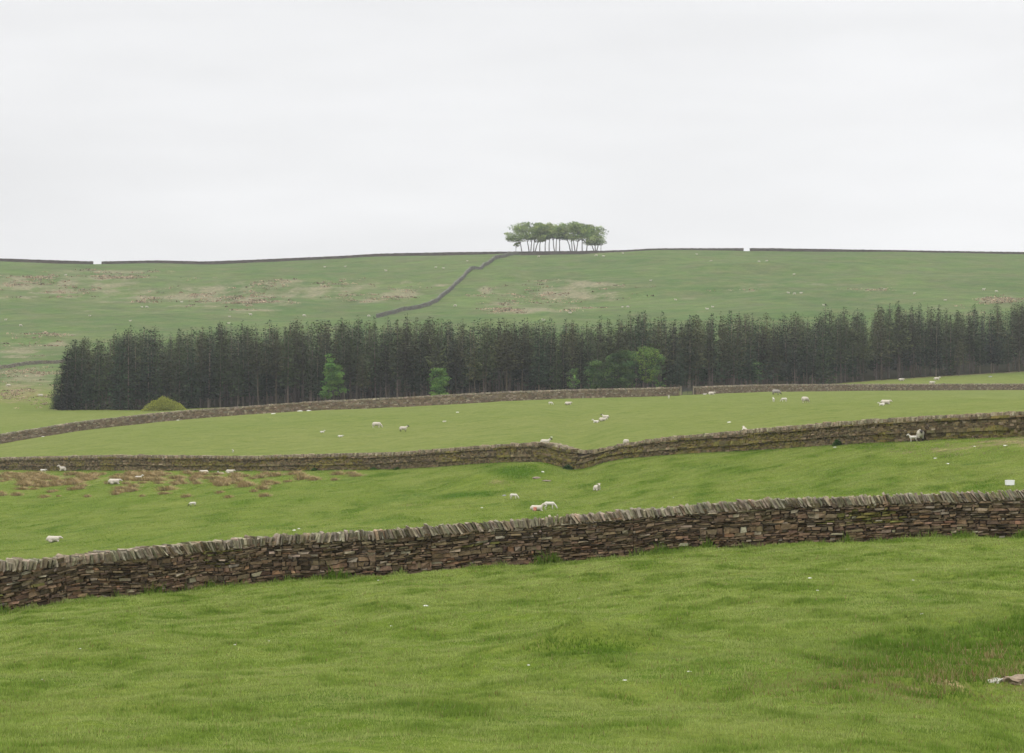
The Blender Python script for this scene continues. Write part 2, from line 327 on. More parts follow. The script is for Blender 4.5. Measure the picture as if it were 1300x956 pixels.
def turf_material():
    m, N, L, P = nodes_of('turf')
    P.inputs['Roughness'].default_value = 0.95; P.inputs['Specular IOR Level'].default_value = 0.04
    geo = N.new('ShaderNodeNewGeometry'); pos = geo.outputs['Position']
    at = N.new('ShaderNodeAttribute'); at.attribute_name = 'col'
    s = N.new('ShaderNodeSeparateColor'); L.new(at.outputs['Color'], s.inputs[0])
    Rr, Gg, Bb = s.outputs[0], s.outputs[1], s.outputs[2]
    nf = tex_noise(N, L, 7.0, 5, 0.65, pos); nm = tex_noise(N, L, 0.9, 5, 0.6, pos); nl = tex_noise(N, L, 0.10, 4, 0.55, pos); nll = tex_noise(N, L, 0.018, 4, 0.55, pos)
    vm0 = N.new('ShaderNodeVectorMath'); vm0.operation = 'MULTIPLY'; vm0.inputs[1].default_value = (.55, 1, 1); L.new(pos, vm0.inputs[0])
    lush = mixc(N, L, mrange(N, L, nm, .34, .66), (0.100, 0.150, 0.021), (0.135, 0.178, 0.036))
    lush = mixc(N, L, mrange(N, L, nl, .35, .65), lush, (0.150, 0.180, 0.050))
    dark = mixc(N, L, mrange(N, L, nf, .35, .65), (0.052, 0.108, 0.009), (0.080, 0.130, 0.016))
    g = mixc(N, L, mrange(N, L, math2(N, L, 'ADD', math2(N, L, 'MULTIPLY', Gg, 0.6), math2(N, L, 'MULTIPLY', nm, 0.5)), .45, .85), lush, dark)
    f3 = mixc(N, L, mrange(N, L, nll, .35, .65), (0.182, 0.200, 0.080), (0.155, 0.185, 0.062))
    f3 = mixc(N, L, mrange(N, L, nm, .3, .7), f3, mixc(N, L, 0.5, f3, (0.135, 0.165, 0.050)))
    up = mixc(N, L, mrange(N, L, nll, .4, .62), (0.085, 0.128, 0.040), (0.115, 0.155, 0.050))
    up = mixc(N, L, mrange(N, L, nl, .38, .68), up, (0.120, 0.128, 0.060))
    g = mixc(N, L, mrange(N, L, Bb, .0, .30), g, f3)
    g = mixc(N, L, mrange(N, L, Bb, .35, .9), g, up)
    # fine mottling
    g = mixc(N, L, 1.0, g, mixc(N, L, mrange(N, L, nf, .3, .7), (.78, .80, .74), (1.2, 1.16, 1.22)), 'MULTIPLY')
    ns = tex_noise(N, L, 2.2, 5, 0.7, pos)
    g = mixc(N, L, 1.0, g, mixc(N, L, mrange(N, L, ns, .32, .68), (.78, .84, .70), (1.16, 1.12, 1.20)), 'MULTIPLY')
    n5 = tex_noise(N, L, 0.55, 5, 0.72, vm0.outputs[0])
    g = mixc(N, L, 1.0, g, mixc(N, L, mrange(N, L, n5, .32, .68), (.76, .84, .66), (1.18, 1.12, 1.25)), 'MULTIPLY')
    hs = tex_noise(N, L, 0.16, 7, 0.78, vm0.outputs[0])
    g = mixc(N, L, mrange(N, L, Bb, .35, .9), g, mixc(N, L, 1.0, g, mixc(N, L, mrange(N, L, hs, .32, .68), (.66, .76, .74), (1.34, 1.22, 1.20)), 'MULTIPLY'))
    brown = mixc(N, L, mrange(N, L, nm, .35, .65), (0.130, 0.110, 0.072), (0.42, 0.315, 0.225))
    brown = mixc(N, L, mrange(N, L, nf, .4, .6), brown, (0.14, 0.14, 0.07))
    vm = N.new('ShaderNodeVectorMath'); vm.operation = 'MULTIPLY'; vm.inputs[1].default_value = (.5, 1, 1); L.new(pos, vm.inputs[0])
    nb = math2(N, L, 'ADD', math2(N, L, 'MULTIPLY', tex_noise(N, L, 0.38, 6, 0.75, pos), mrange(N, L, Bb, .35, .9, 1, .25)), math2(N, L, 'MULTIPLY', tex_noise(N, L, 0.22, 7, 0.8, vm.outputs[0]), mrange(N, L, Bb, .35, .9, 0, .85)))
    br = mrange(N, L, math2(N, L, 'ADD', math2(N, L, 'MULTIPLY', Rr, .62), math2(N, L, 'MULTIPLY', nb, 1.5)), 0.98, 1.22)
    br = math2(N, L, 'MULTIPLY', br, mrange(N, L, Rr, .05, .25))
    out = mixc(N, L, br, g, brown)
    out = mixc(N, L, mrange(N, L, Rr, 1.2, 1.5), out, mixc(N, L, mrange(N, L, nm, .3, .7), (.030, .028, .018), (.055, .050, .028)))
    out = mixc(N, L, 1.0, out, mixc(N, L, mrange(N, L, Bb, .35, .9), (.82, .85, .57), (.80, .89, .82)), 'MULTIPLY')
    L.new(out, P.inputs['Base Color'])
    bh = math2(N, L, 'ADD', math2(N, L, 'MULTIPLY', tex_noise(N, L, 3.0, 6, .7, pos), .10), math2(N, L, 'MULTIPLY', tex_noise(N, L, 0.7, 3, .6, pos), .22))
    bmp = N.new('ShaderNodeBump'); bmp.inputs['Strength'].default_value = 0.8; bmp.inputs['Distance'].default_value = 1.0
    L.new(bh, bmp.inputs['Height']); L.new(bmp.outputs[0], P.inputs['Normal'])
    return m
TURF = turf_material()
idx = np.arange(R_ * C_).reshape(R_, C_)
split = int(np.searchsorted(rowsY, 700))
allv = np.stack([XX.ravel(), YY.ravel(), ZZ.ravel()], 1); allc = np.stack([Rm.ravel(), Gm.ravel(), Bm.ravel()], 1)
def grid_obj(name, r0, r1):
    ii = idx[r0:r1]; base = ii[0, 0]
    q = np.stack([ii[:-1, :-1], ii[:-1, 1:], ii[1:, 1:], ii[1:, :-1]], -1).reshape(-1, 4) - base
    me = mesh_np(name, allv[base:ii[-1, -1] + 1], q, TURF, allc[base:ii[-1, -1] + 1], True)
    return tag(link(name, me), kind='structure')
grid_obj('ground', 0, split + 1)
grid_obj('hill', split, R_)

# ------------------------------------------------------------------ haze
def box_mesh(name, lo, hi, mat):
    lo = np.array(lo, float); hi = np.array(hi, float)
    return mesh_np(name, lo + BOXV * (hi - lo), BOXF, mat)
hm = bpy.data.materials.new('haze_air'); hm.use_nodes = True
hn = hm.node_tree; hn.nodes.remove(hn.nodes['Principled BSDF'])
pv = hn.nodes.new('ShaderNodeVolumePrincipled'); pv.inputs['Density'].default_value = 0.00012
pv.inputs['Color'].default_value = (0.82, 0.84, 0.85, 1); pv.inputs['Anisotropy'].default_value = 0.0
hn.links.new(pv.outputs[0], hn.nodes['Material Output'].inputs['Volume'])
tag(link('haze', box_mesh('haze', (-1500, -320, -175), (1500, 4520, 110), hm)), kind='stuff')

# ------------------------------------------------------------------ generic materials
def attr_material(name, rough=0.9, spec=0.15, nscale=6.0, var=0.25, bump=0.0, bscale=12.0, translucent=0.0):
    m, N, L, P = nodes_of(name)
    P.inputs['Roughness'].default_value = rough; P.inputs['Specular IOR Level'].default_value = spec
    at = N.new('ShaderNodeAttribute'); at.attribute_name = 'col'
    geo = N.new('ShaderNodeTexCoord'); pos = geo.outputs['Object']
    n = tex_noise(N, L, nscale, 4, .6, pos)
    c = mixc(N, L, 1.0, at.outputs['Color'], mixc(N, L, mrange(N, L, n, .3, .7), (1 - var,) * 3, (1 + var,) * 3), 'MULTIPLY')
    L.new(c, P.inputs['Base Color'])
    if bump:
        b = N.new('ShaderNodeBump'); b.inputs['Strength'].default_value = bump; b.inputs['Distance'].default_value = 0.03
        L.new(tex_noise(N, L, bscale, 5, .65, pos), b.inputs['Height']); L.new(b.outputs[0], P.inputs['Normal'])
    if translucent:
        t = N.new('ShaderNodeBsdfTranslucent'); L.new(c, t.inputs['Color'])
        ms = N.new('ShaderNodeMixShader'); ms.inputs[0].default_value = translucent
        L.new(P.outputs[0], ms.inputs[1]); L.new(t.outputs[0], ms.inputs[2]); L.new(ms.outputs[0], N['Material Output'].inputs['Surface'])
    return m
STONE = attr_material('dry_stone', 0.92, 0.2, 9.0, 0.35, 0.6, 22.0)
COPE = attr_material('coping_stone', 0.92, 0.2, 11.0, 0.35, 0.5, 26.0)
def crown_material(name, lo, hi):
    m = attr_material(name, 0.85, 0.12, 0.5, 0.25, 0, 1, 0.1)
    N, L = m.node_tree.nodes, m.node_tree.links
    oi = N.new('ShaderNodeObjectInfo'); k = mrange(N, L, oi.outputs['Random'], 0, 1, lo, hi)
    src = [n for n in N if n.type == 'BSDF_PRINCIPLED'][0].inputs['Base Color'].links[0].from_node
    sc = N.new('ShaderNodeVectorMath'); sc.operation = 'SCALE'; L.new(src.outputs['Result'], sc.inputs[0]); L.new(k, sc.inputs['Scale'])
    for n in N:
        if n.type == 'BSDF_PRINCIPLED': L.new(sc.outputs[0], n.inputs['Base Color'])
        if n.type == 'BSDF_TRANSLUCENT': L.new(sc.outputs[0], n.inputs['Color'])
    return m
NEEDLE1 = crown_material('conifer_needles_tree', .35, 1.6)
NEEDLE = attr_material('conifer_needles', 0.85, 0.12, 0.5, 0.25, 0, 1, 0.1)
LEAF = attr_material('broad_leaves', 0.8, 0.15, 0.6, 0.2, 0, 1, 0.42)
BARK = attr_material('bark', 0.95, 0.1, 4.0, 0.3)
GRASSM = attr_material('grass_blades', 0.85, 0.10, 0.8, 0.15, 0, 1, 0.35)
RUSH = attr_material('dry_rush', 0.9, 0.1, 3.0, 0.2, 0, 1, 0.2)

# ------------------------------------------------------------------ dry stone walls
def wall_path(us, dtab=None, pts=None, step=0.25):
    """world polyline along a survey line, resampled evenly"""
    if pts is None:
        us = np.arange(us[0], us[1], 1.0); Y = tab(dtab, us); X = (us - 650) / F * Y
        P = np.stack([X, Y], 1)
    else:
        P = np.array(pts, float)
    d = np.r_[0, np.cumsum(np.linalg.norm(np.diff(P, axis=0), axis=1))]
    s = np.arange(0, d[-1], step)
    X = np.interp(s, d, P[:, 0]); Y = np.interp(s, d, P[:, 1])
    return s, X, Y
class Path:
    def __init__(self, us=None, dtab=None, pts=None, hfun=None, step=0.25):
        self.s, self.X, self.Y = wall_path(us, dtab, pts, step)
        self.Z = height(self.X, self.Y)
        k = max(3, int(1.2 / step) | 1); zz = np.pad(self.Z, k // 2, mode='edge'); self.Z = np.convolve(zz, np.ones(k) / k, 'valid')
        self.H = hfun(self)
        self.len = self.s[-1]
        tx = np.gradient(self.X, self.s); ty = np.gradient(self.Y, self.s); n = np.hypot(tx, ty)
        self.tx, self.ty = tx / n, ty / n
    def at(self, s):
        i = lambda a: np.interp(s, self.s, a)
        return i(self.X), i(self.Y), i(self.Z), i(self.H), i(self.tx), i(self.ty)
def h_from_top(dtab_top):
    def f(p):
        u = 650 + F * p.X / p.Y
        z = p.Y * slope(tab(dtab_top, u)) - p.Z
        return z
    return f
def stone_box(buf, P, s0, s1, q0, q1, t0, t1, col, jit, r, lean=0.0):
    """box in wall coordinates: s along, q across (- towards the camera), t up from the base line"""
    loc = BOXV * np.array([s1 - s0, q1 - q0, t1 - t0]) + np.array([s0, q0, t0])
    loc = loc + r.uniform(-1, 1, (8, 3)) * np.array([s1 - s0, q1 - q0, t1 - t0]) * jit
    X, Y, Z, H, tx, ty = P.at(loc[:, 0])
    s_off = -lean * (loc[:, 2] - t0)
    V = np.stack([X + tx * s_off - ty * loc[:, 1], Y + ty * s_off + tx * loc[:, 1], Z + loc[:, 2]], 1)
    buf.add(V, BOXF, col)
def build_wall(name, P, pal, course, slen, cope_h, cope_w, half_b, half_t, label, group=None, lean=0.45, band=None, chunk=(1.2, 3.4), seed=1, cope_pal=None, jit=0.12, sides=(-1, 1), band_out=0.03, moss=None, cat='stone wall', gap=(.002, .012)):
    r = np.random.default_rng(seed)
    body = Buf(); cop = Buf()
    # hearting
    n = max(2, int(P.len / 1.0)); ss = np.linspace(0.05, P.len - 0.05, n)
    X, Y, Z, H, tx, ty = P.at(ss)
    hb, ht = half_b - .06, half_t - .06; top = H - cope_h * 0.9
    V = np.stack([np.stack([X + ty * hb, Y - tx * hb, Z - .25], 1), np.stack([X + ty * ht, Y - tx * ht, Z + top], 1),
                  np.stack([X - ty * ht, Y + tx * ht, Z + top], 1), np.stack([X - ty * hb, Y + tx * hb, Z - .25], 1)], 1).reshape(-1, 3)
    Q = [[4*i+k, 4*(i+1)+k, 4*(i+1)+(k+1) % 4, 4*i+(k+1) % 4] for i in range(n - 1) for k in range(4)]
    Q += [[0, 1, 2, 3], [4*n-4, 4*n-3, 4*n-2, 4*n-1]]
    body.add(V, Q, (0.035, 0.028, 0.02))
    for side in sides:
        s = 0.0
        while s < P.len:
            ce = min(s + r.uniform(*chunk), P.len)
            hh = float(np.interp((s + ce) / 2, P.s, P.H)) - cope_h * 0.85
            t = -0.18
            while t < hh:
                c = r.uniform(*course)
                if r.random() < .12: c *= 1.7
                t1 = min(t + c, hh + .02); a = s
                f0 = max(t, 0) / max(hh, .1)
                isband = band is not None and any(abs((t + t1) / 2 / hh - b) < (c / hh) * .55 for b in band)
                while a < ce - 0.02:
                    l = r.uniform(*slen) * (1.6 if isband else 1)
                    if ce - a - l < slen[0] * .6: l = ce - a
                    out = r.uniform(-.035, .03) + (band_out if isband else 0)
                    if r.random() < .05: out += .05
                    q = half_b + (half_t - half_b) * f0 + out
                    col = pal(r, f0, a)
                    g = r.uniform(*gap)
                    if side < 0: stone_box(body, P, a + g, a + l - g, -q, -q + .2, t + g * .7, t1 - g * .7, col, jit, r)
                    else: stone_box(body, P, a + g, a + l - g, q - .2, q, t + g * .7, t1 - g * .7, col, jit, r)
                    a += l
                t = t1
            s = ce
    s = 0.0; lean0 = lean
    while s < P.len - .05:
        wdt = r.uniform(*cope_w)
        big = r.random()
        hgt = cope_h * r.uniform(.78, 1.10) * (1.15 if big < .06 else 1) * (1 + .18 * float(mnoise.noise(Vector((s * .8, seed, 0)))))
        hh = float(np.interp(s, P.s, P.H)) - cope_h
        le = lean0(s) if callable(lean0) else lean0
        le = le + r.uniform(-.16, .16)
        q = half_t * r.uniform(.9, 1.2); off = r.uniform(-.04, .04)
        col = (cope_pal or pal)(r, 1.2, s)
        stone_box(cop, P, s, s + wdt * .93, -q + off, q + off, hh - .03, hh + hgt, col, 0.13, r, le)
        s += wdt
    root = empty(name, (float(P.X[len(P.X)//2]), float(P.Y[len(P.X)//2]), float(P.Z[len(P.X)//2])))
    tag(root, label, cat, group)
    o1 = link('stonework', body.mesh('stonework', STONE), root); o2 = link('coping', cop.mesh('coping', COPE), root)
    inv = (-root.location[0], -root.location[1], -root.location[2])
    o1.location = inv; o2.location = inv
    return root
def jitc(r, c, v=.25):
    k = r.uniform(1 - v, 1 + v); return tuple(x * k * r.uniform(.93, 1.07) for x in c)
def pal_near(r, t, s):
    x = r.random(); mo = mnoise.noise(Vector((s * .35, t * 1.5, 3.0)))
    if x < .02 + .05 * (t < .4): return jitc(r, (.19, .118, .065), .35)
    if x < .12: return jitc(r, (.24, .20, .14), .35)
    if mo > .28 and t > .45 and x < .5: return jitc(r, (.115, .105, .03))
    if t < .42 and x < .62: return jitc(r, (.116, .079, .047), .5)
    if t > .8 and x < .6: return jitc(r, (.135, .106, .062), .45)
    return jitc(r, (.102, .074, .043), .6)
def pal_cope(r, t, s):
    x = r.random(); pale = max(0, mnoise.noise(Vector((s * .25, 9.0, 3.0))))
    if x < .05: return jitc(r, (.25, .19, .12))
    if x < .14: return jitc(r, (.14, .125, .075))
    return jitc(r, (.235 + .16 * pale, .20 + .15 * pale, .14 + .13 * pale), .27)
def pal_mid(r, t, s):
    x = r.random(); mo = mnoise.noise(Vector((s * .22, t * 1.2, 7.0)))
    if mo > .05 and x < .65: return jitc(r, (.140, .116, .034), .35)
    if x < .06: return jitc(r, (.22, .17, .11))
    return jitc(r, (.122, .094, .048), .5)
def pal_midcope(r, t, s): return jitc(r, (.235, .195, .13), .3)
def pal_far(r, t, s):
    return jitc(r, (.155, .118, .075) if r.random() < .8 else (.24, .20, .14), .35)
def pal_farcope(r, t, s): return jitc(r, (.25, .21, .15), .3)
def pal_sky(r, t, s): return jitc(r, (.075, .062, .052), .25)

P1 = Path((-260, 1560), D1, hfun=h_from_top(V1T), step=.1)
build_wall('dry_stone_wall', P1, pal_near, (.035, .095), (.08, .38), .23, (.035, .085), .34, .24,
           'nearest dry stone wall, reddish brown with leaning pale coping stones, crossing the whole view', 'dry stone field walls',
           lean=lambda s: (.58 + .12 * math.sin(s * .9)) if s > 24 else (.25 + .45 * math.sin(s * .7)), seed=3, cope_pal=pal_cope, jit=.17, gap=(.003, .018))
P2 = Path((-120, 1460), D2, hfun=h_from_top(V2T), step=.2)
build_wall('dry_stone_wall', P2, pal_mid, (.07, .13), (.16, .45), .22, (.09, .2), .36, .27,
           'middle dry stone wall, mossy brown with through stone bands, dipping into a gully', 'dry stone field walls',
           lean=.1, band=(.42, .90), seed=5, cope_pal=pal_midcope, chunk=(3, 7), jit=.1, band_out=.11)
us = np.arange(-80, 1401, 1.0); Y4 = tab(D4, us); X4 = (us - 650) / F * Y4
def seg4(a, b): return [((u - 650) / F * tab(D4, u), float(tab(D4, u))) for u in np.arange(a, b + .1, 2)]
h4 = h_from_top(V4T)
P4a = Path(pts=seg4(-80, 863), hfun=h4, step=.4); P4b = Path(pts=seg4(882, 1400), hfun=h4, step=.4)
build_wall('dry_stone_wall', P4a, pal_far, (.13, .22), (.25, .6), .22, (.15, .4), .34, .25,
           'far dry stone wall in front of the conifers, on the left of its gateway', 'dry stone field walls', lean=.1, seed=7, cope_pal=pal_farcope, chunk=(4, 9), sides=(-1,), jit=.14)
build_wall('dry_stone_wall', P4b, pal_far, (.13, .22), (.25, .6), .22, (.15, .4), .34, .25,
           'far dry stone wall in front of the conifers, on the right of its gateway', 'dry stone field walls', lean=.1, seed=8, cope_pal=pal_farcope, chunk=(4, 9), sides=(-1,), jit=.14)
# skyline wall in three lengths, with two gaps
def segS(a, b): return [((u - 650) / F * 1142, 1142.0) for u in np.arange(a, b + .1, 4)]
def hS(p):
    u = 650 + F * p.X / p.Y
    return np.clip(p.Y * slope(tab(SKYT, u)) - p.Z, .9, 2.2)
for a, b, lab in ((-100, 122.5, 'skyline dry stone wall on the far left, ending at the left gap'), (128.5, 947.2, 'long middle length of the skyline dry stone wall, passing under the clump of trees'), (952.0, 1400, 'skyline dry stone wall on the right, beyond the right gap')):
    build_wall('dry_stone_wall', Path(pts=segS(a, b), hfun=hS, step=1.0), pal_sky, (.35, .5), (.8, 1.8), .25, (.4, 1.0), .38, .3, lab, 'walls along the skyline', lean=0, seed=int(a) + 210, chunk=(8, 16), sides=(-1,), jit=.08)
def pts_from_px(L_, dmin, dmax):
    out = []
    for u, v in L_:
        x, y, z = unproject(u, v, dmin, dmax); out.append((x, y))
    P = np.array(out)
    if len(P) > 8:                                   # long hillside wall: keep its course even where the ground rolls
        k0 = np.array([q[0] for q in L_], float); t0 = (k0 - k0.min()) / np.ptp(k0)
        Ys = np.polyval(np.polyfit(t0, P[:, 1], 3), t0); P = np.stack([(k0 - 650) / F * Ys, Ys], 1)
    d = np.r_[0, np.cumsum(np.linalg.norm(np.diff(P, axis=0), axis=1))]
    s = np.linspace(0, d[-1], 60)
    X = np.interp(s, d, P[:, 0]); Y = np.interp(s, d, P[:, 1])
    k = np.ones(19) / 19; X = np.r_[X[:1], np.convolve(np.pad(X, 9, mode='reflect', reflect_type='odd'), k, 'valid')[1:]]; Y = np.r_[Y[:1], np.convolve(np.pad(Y, 9, mode='reflect', reflect_type='odd'), k, 'valid')[1:]]
    return list(zip(X, Y))
PD = Path(pts=pts_from_px([(658, 323), (648, 325), (634, 329), (618, 334), (603, 341), (590, 352), (578, 364), (567, 374), (553, 385), (538, 393), (520, 398), (500, 401), (478, 404)], 700, 1140), hfun=lambda p: np.full_like(p.X, 1.25), step=1.0)
build_wall('dry_stone_wall', PD, lambda r, t, s: jitc(r, (.12, .115, .095), .25), (.35, .5), (.8, 1.8), .25, (.5, 1.0), .38, .3,
           'dark dry stone wall curving down the hillside from the clump of trees', None, lean=0, seed=31, chunk=(8, 16), jit=.08)
PL = Path(pts=pts_from_px([(-60, 474), (-20, 470), (0, 468), (20, 465.5), (45, 462), (75, 459), (110, 457)], 560, 850), hfun=lambda p: np.full_like(p.X, .85), step=.8)
build_wall('dry_stone_wall', PL, lambda r, t, s: jitc(r, (.17, .15, .11), .3), (.3, .4), (.6, 1.2), .25, (.4, .8), .38, .3,
           'short dark wall across the rough pasture, ending behind the left edge of the conifers', None, lean=0, seed=33, chunk=(5, 9), jit=.1)

# gate in the far wall with two stone gateposts
def gate_and_posts():
    GM, N_, L_, Pp = nodes_of('gate_timber'); Pp.inputs['Base Color'].default_value = (.035, .033, .036, 1); Pp.inputs['Roughness'].default_value = .8
    L_.new(mixc(N_, L_, tex_noise(N_, L_, 6.0, 4), (.022, .022, .026), (.06, .055, .05)), Pp.inputs['Base Color'])
    uA, uB = 864.5, 880.5
    A = np.array([(uA - 650) / F * tab(D4, uA), tab(D4, uA)]); B = np.array([(uB - 650) / F * tab(D4, uB), tab(D4, uB)])
    for nm, p, lab in (('A', A, 'upright stone gatepost on the left of the far gateway'), ('B', B, 'upright stone gatepost on the right of the far gateway')):
        b = Buf(); v = (BOXV - [.5, .5, 0]) * [.24, .26, 1.55]; v[:, 2] -= .15; v[4:, :2] *= .8
        b.add(v, BOXF, (.22, .18, .13)); v2 = (BOXV - [.5, .5, 0]) * [.19, .2, .06]; v2[:, 2] += 1.398; b.add(v2, BOXF, (.26, .22, .16))
        o = link('gatepost', b.mesh('gatepost', COPE)); o.location = (p[0], p[1], hz(p[0], p[1]))
        tag(o, lab, 'gatepost', 'gateposts of the far gateway')
    A2 = A + (B - A) * .08; B2 = A + (B - A) * .92; Lg = float(np.linalg.norm(B2 - A2))
    root = empty('field_gate', (A2[0], A2[1], hz(*A2) + .05), math.atan2(B2[1] - A2[1], B2[0] - A2[0]))
    tag(root, 'dark closed field gate between the two stone gateposts in the far wall', 'gate')
    def bx(name, lo, hi): link(name, box_mesh(name, lo, hi, GM), root)
    bx('stile', (0, -.04, 0), (.09, .04, 1.2)); bx('stile', (Lg - .09, -.04, 0), (Lg, .04, 1.2))
    for k in range(6): z = .08 + k * .2; bx('rail', (.09, -.025, z), (Lg - .09, .025, z + .12))
    bx('brace', (Lg / 2 - .04, -.05, .05), (Lg / 2 + .04, -.026, 1.16))
gate_and_posts()

# ------------------------------------------------------------------ conifer plantation
def conifer(seed, H, crown0, R, dense=1.0, tone=(.060, .066, .036), tip=(.085, .09, .04), shape=.75):
    """returns trunk mesh and crown mesh"""
    r = np.random.default_rng(seed)
    tb = Buf(); bend = r.uniform(-.25, .25, 2)
    pts = [(bend[0] * (t ** 2), bend[1] * t ** 2, H * t) for t in np.linspace(-.02, .97, 7)]
    rr = [.17 * (1 - .85 * t) for t in np.linspace(0, 1, 7)]
    tube(tb, pts, rr, jitc(r, (.16, .12, .095) if seed % 2 == 0 else (.08, .066, .05), .2), 6)
    for k in range(14):                                   # dead snags below the crown
        z = r.uniform(.08, max(.12, crown0 + .08)) * H; a = r.uniform(0, 6.28); l = r.uniform(.4, 1.3)
        tube(tb, [(0, 0, z), (l * math.cos(a), l * math.sin(a), z - .1)], [.03, .01], (.10, .085, .065), 3)
    cb = Buf(); z = crown0 * H; cen = []; siz = []; cols = []
    lop = r.uniform(.75, 1.15, 8)
    while z < H * .995:
        t = (z / H - crown0) / (1 - crown0)
        prof = (1 - t) ** shape * (.75 + .25 * min(1, t * 5 + .3))
        nb = int(r.integers(5, 9)) if t < .9 else 4
        a0 = r.uniform(0, 6.28)
        for k in range(nb):
            a = a0 + k * 6.283 / nb + r.uniform(-.3, .3)
            l = R * prof * r.uniform(.45, 1.2) * lop[int((a % 6.283) / 6.284 * 8)] + .16
            m = max(2, int(l / .30 * dense)); bk = r.uniform(.7, 1.4)
            for j in range(m):
                q = (j + r.uniform(.3, 1.0)) / m
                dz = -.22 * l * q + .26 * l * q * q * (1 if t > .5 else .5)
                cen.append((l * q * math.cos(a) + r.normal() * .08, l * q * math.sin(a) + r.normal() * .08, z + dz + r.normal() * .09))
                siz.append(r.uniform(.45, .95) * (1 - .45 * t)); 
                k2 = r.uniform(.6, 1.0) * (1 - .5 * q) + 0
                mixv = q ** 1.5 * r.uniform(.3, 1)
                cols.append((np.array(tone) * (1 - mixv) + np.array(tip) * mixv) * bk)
        z += r.uniform(.26, .46) * H / 14
    cen.append((bend[0], bend[1], H)); siz.append(.4); cols.append(tone)
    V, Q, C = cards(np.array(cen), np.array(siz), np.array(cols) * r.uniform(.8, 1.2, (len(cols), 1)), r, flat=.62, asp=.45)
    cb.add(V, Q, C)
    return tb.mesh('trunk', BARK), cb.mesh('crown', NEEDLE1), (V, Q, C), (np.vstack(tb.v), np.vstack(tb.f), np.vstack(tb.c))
VAR = []
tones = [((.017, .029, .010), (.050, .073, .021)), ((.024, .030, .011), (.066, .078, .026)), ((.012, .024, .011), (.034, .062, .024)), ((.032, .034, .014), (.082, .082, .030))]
for i in range(8):
    t_, tp_ = tones[i % 4]   # four foliage tones
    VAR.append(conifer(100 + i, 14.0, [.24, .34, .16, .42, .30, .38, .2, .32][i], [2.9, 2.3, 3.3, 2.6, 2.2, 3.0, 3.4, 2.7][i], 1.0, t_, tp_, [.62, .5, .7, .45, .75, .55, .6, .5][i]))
SKIRT = [conifer(200 + i, 14.0, .03, [2.6, 2.9, 2.3][i], 1.25, *tones[(i * 2) % 4], .62) for i in range(3)]
TOPU = [60, 68, 74, 80, 90, 110, 135, 160, 190, 198, 208, 225, 250, 290, 330, 380, 450, 500, 560, 650, 700, 760, 850, 900, 960, 1000, 1035, 1060, 1100, 1130, 1160, 1180, 1200, 1250, 1300, 1400]
TOPV = [500, 478, 462, 448, 434, 429, 427, 417, 414, 421, 424, 417, 413, 409, 411, 407, 408, 405, 406, 405, 405, 406, 403, 401, 397, 401, 398, 393, 395, 385, 389, 392, 394, 387, 384, 380]
SECT = [(195, 'left of the round yellow green bush'), (408, 'between the round bush and the first bright green tree'), (556, 'between the two bright green trees'), (745, 'between the second bright green tree and the leafy group'),
 (864, 'among the leafy group left of the gateway'), (1000, 'just right of the gateway'), (1130, 'above the far wall, left of the green slope'), (5000, 'above the green slope beyond the far wall')]
def topv(u): return np.interp(u, TOPU, TOPV) + 5.5 * mnoise.noise(Vector((u / 26.0, 3.3, 0))) + 3 * mnoise.noise(Vector((u / 9.0, 8.3, 0)))
def sect(u): return next(t for lim, t in SECT if u < lim)
PR = empty('conifer_tree'); link('trunk', VAR[0][0], PR); link('crown', VAR[0][1], PR)
protos = [PR]
for v in VAR[1:] + SKIRT:
    p = empty('conifer_tree'); link('trunk', v[0], p); link('crown', v[1], p); protos.append(p)
used_proto = set()
CLEAR = [(422, 18), (556, 17), (790, 34), (838, 18), (758, 20), (730, 10)]
def put_tree(x, D, pi, H, label, group):
    p = protos[pi]
    o = p if pi not in used_proto else copy_tree(p); used_proto.add(pi)
    s = H / 14.0; sx = s * rnd.uniform(.85, 1.15) * (14 / max(H, 9)) ** .3
    o.location = (x, D, hz(x, D) - .1); o.scale = (sx, sx * rnd.uniform(.9, 1.1), s); o.rotation_euler = (rnd.gauss(0, .02), rnd.gauss(0, .02), rnd.uniform(0, 6.28))
    tag(o, label, 'conifer', group); return o
ntree = 0
GRP = 'conifers of the plantation'
first_edge = True
for row in range(4):
    u = 78.0 + row * 5
    while u < 1345:
        D0 = float(tab(D6, u)); D = D0 + 1.5 + row * 4.2 + rnd.uniform(-1.2, 1.2)
        x = (u - 650) / F * D
        vt = topv(u) + (rnd.uniform(-4, 46) if row < 2 else rnd.uniform(-8, 16)) * (1 if rnd.random() < .8 else .3)
        edge = u < 104
        if edge: vt = np.interp(u, TOPU, TOPV) + rnd.uniform(-4, 6)
        H = float(D * slope(vt) - hz(x, D)); H = min(max(H, 4.5), 18.5)
        skip = row == 0 and any(abs(u - c) < w_ for c, w_ in CLEAR)
        if not skip and ntree < 296:
            if edge or (row == 0 and rnd.random() < (.30 if u < 300 else .10)): pi = 8 + rnd.randrange(3)
            else: pi = rnd.randrange(8)
            if edge and first_edge:
                lab = 'leftmost conifer of the plantation, branched down to the ground'; first_edge = False
            elif edge: lab = 'dark conifer branched to the ground at the left end of the plantation'
            elif row == 0: lab = 'front row conifer ' + sect(u)
            else: lab = 'conifer behind the front row, ' + sect(u)
            put_tree(x, D, pi, H, lab, 'conifers at the left end of the plantation' if edge else (('front row conifers ' if row == 0 else 'conifers behind the front row ') + sect(u))); ntree += 1
        u += rnd.choice([rnd.uniform(8, 16), rnd.uniform(16, 32)]) * (1.0 if row < 3 else 1.25) * (0.75 if edge else 1)
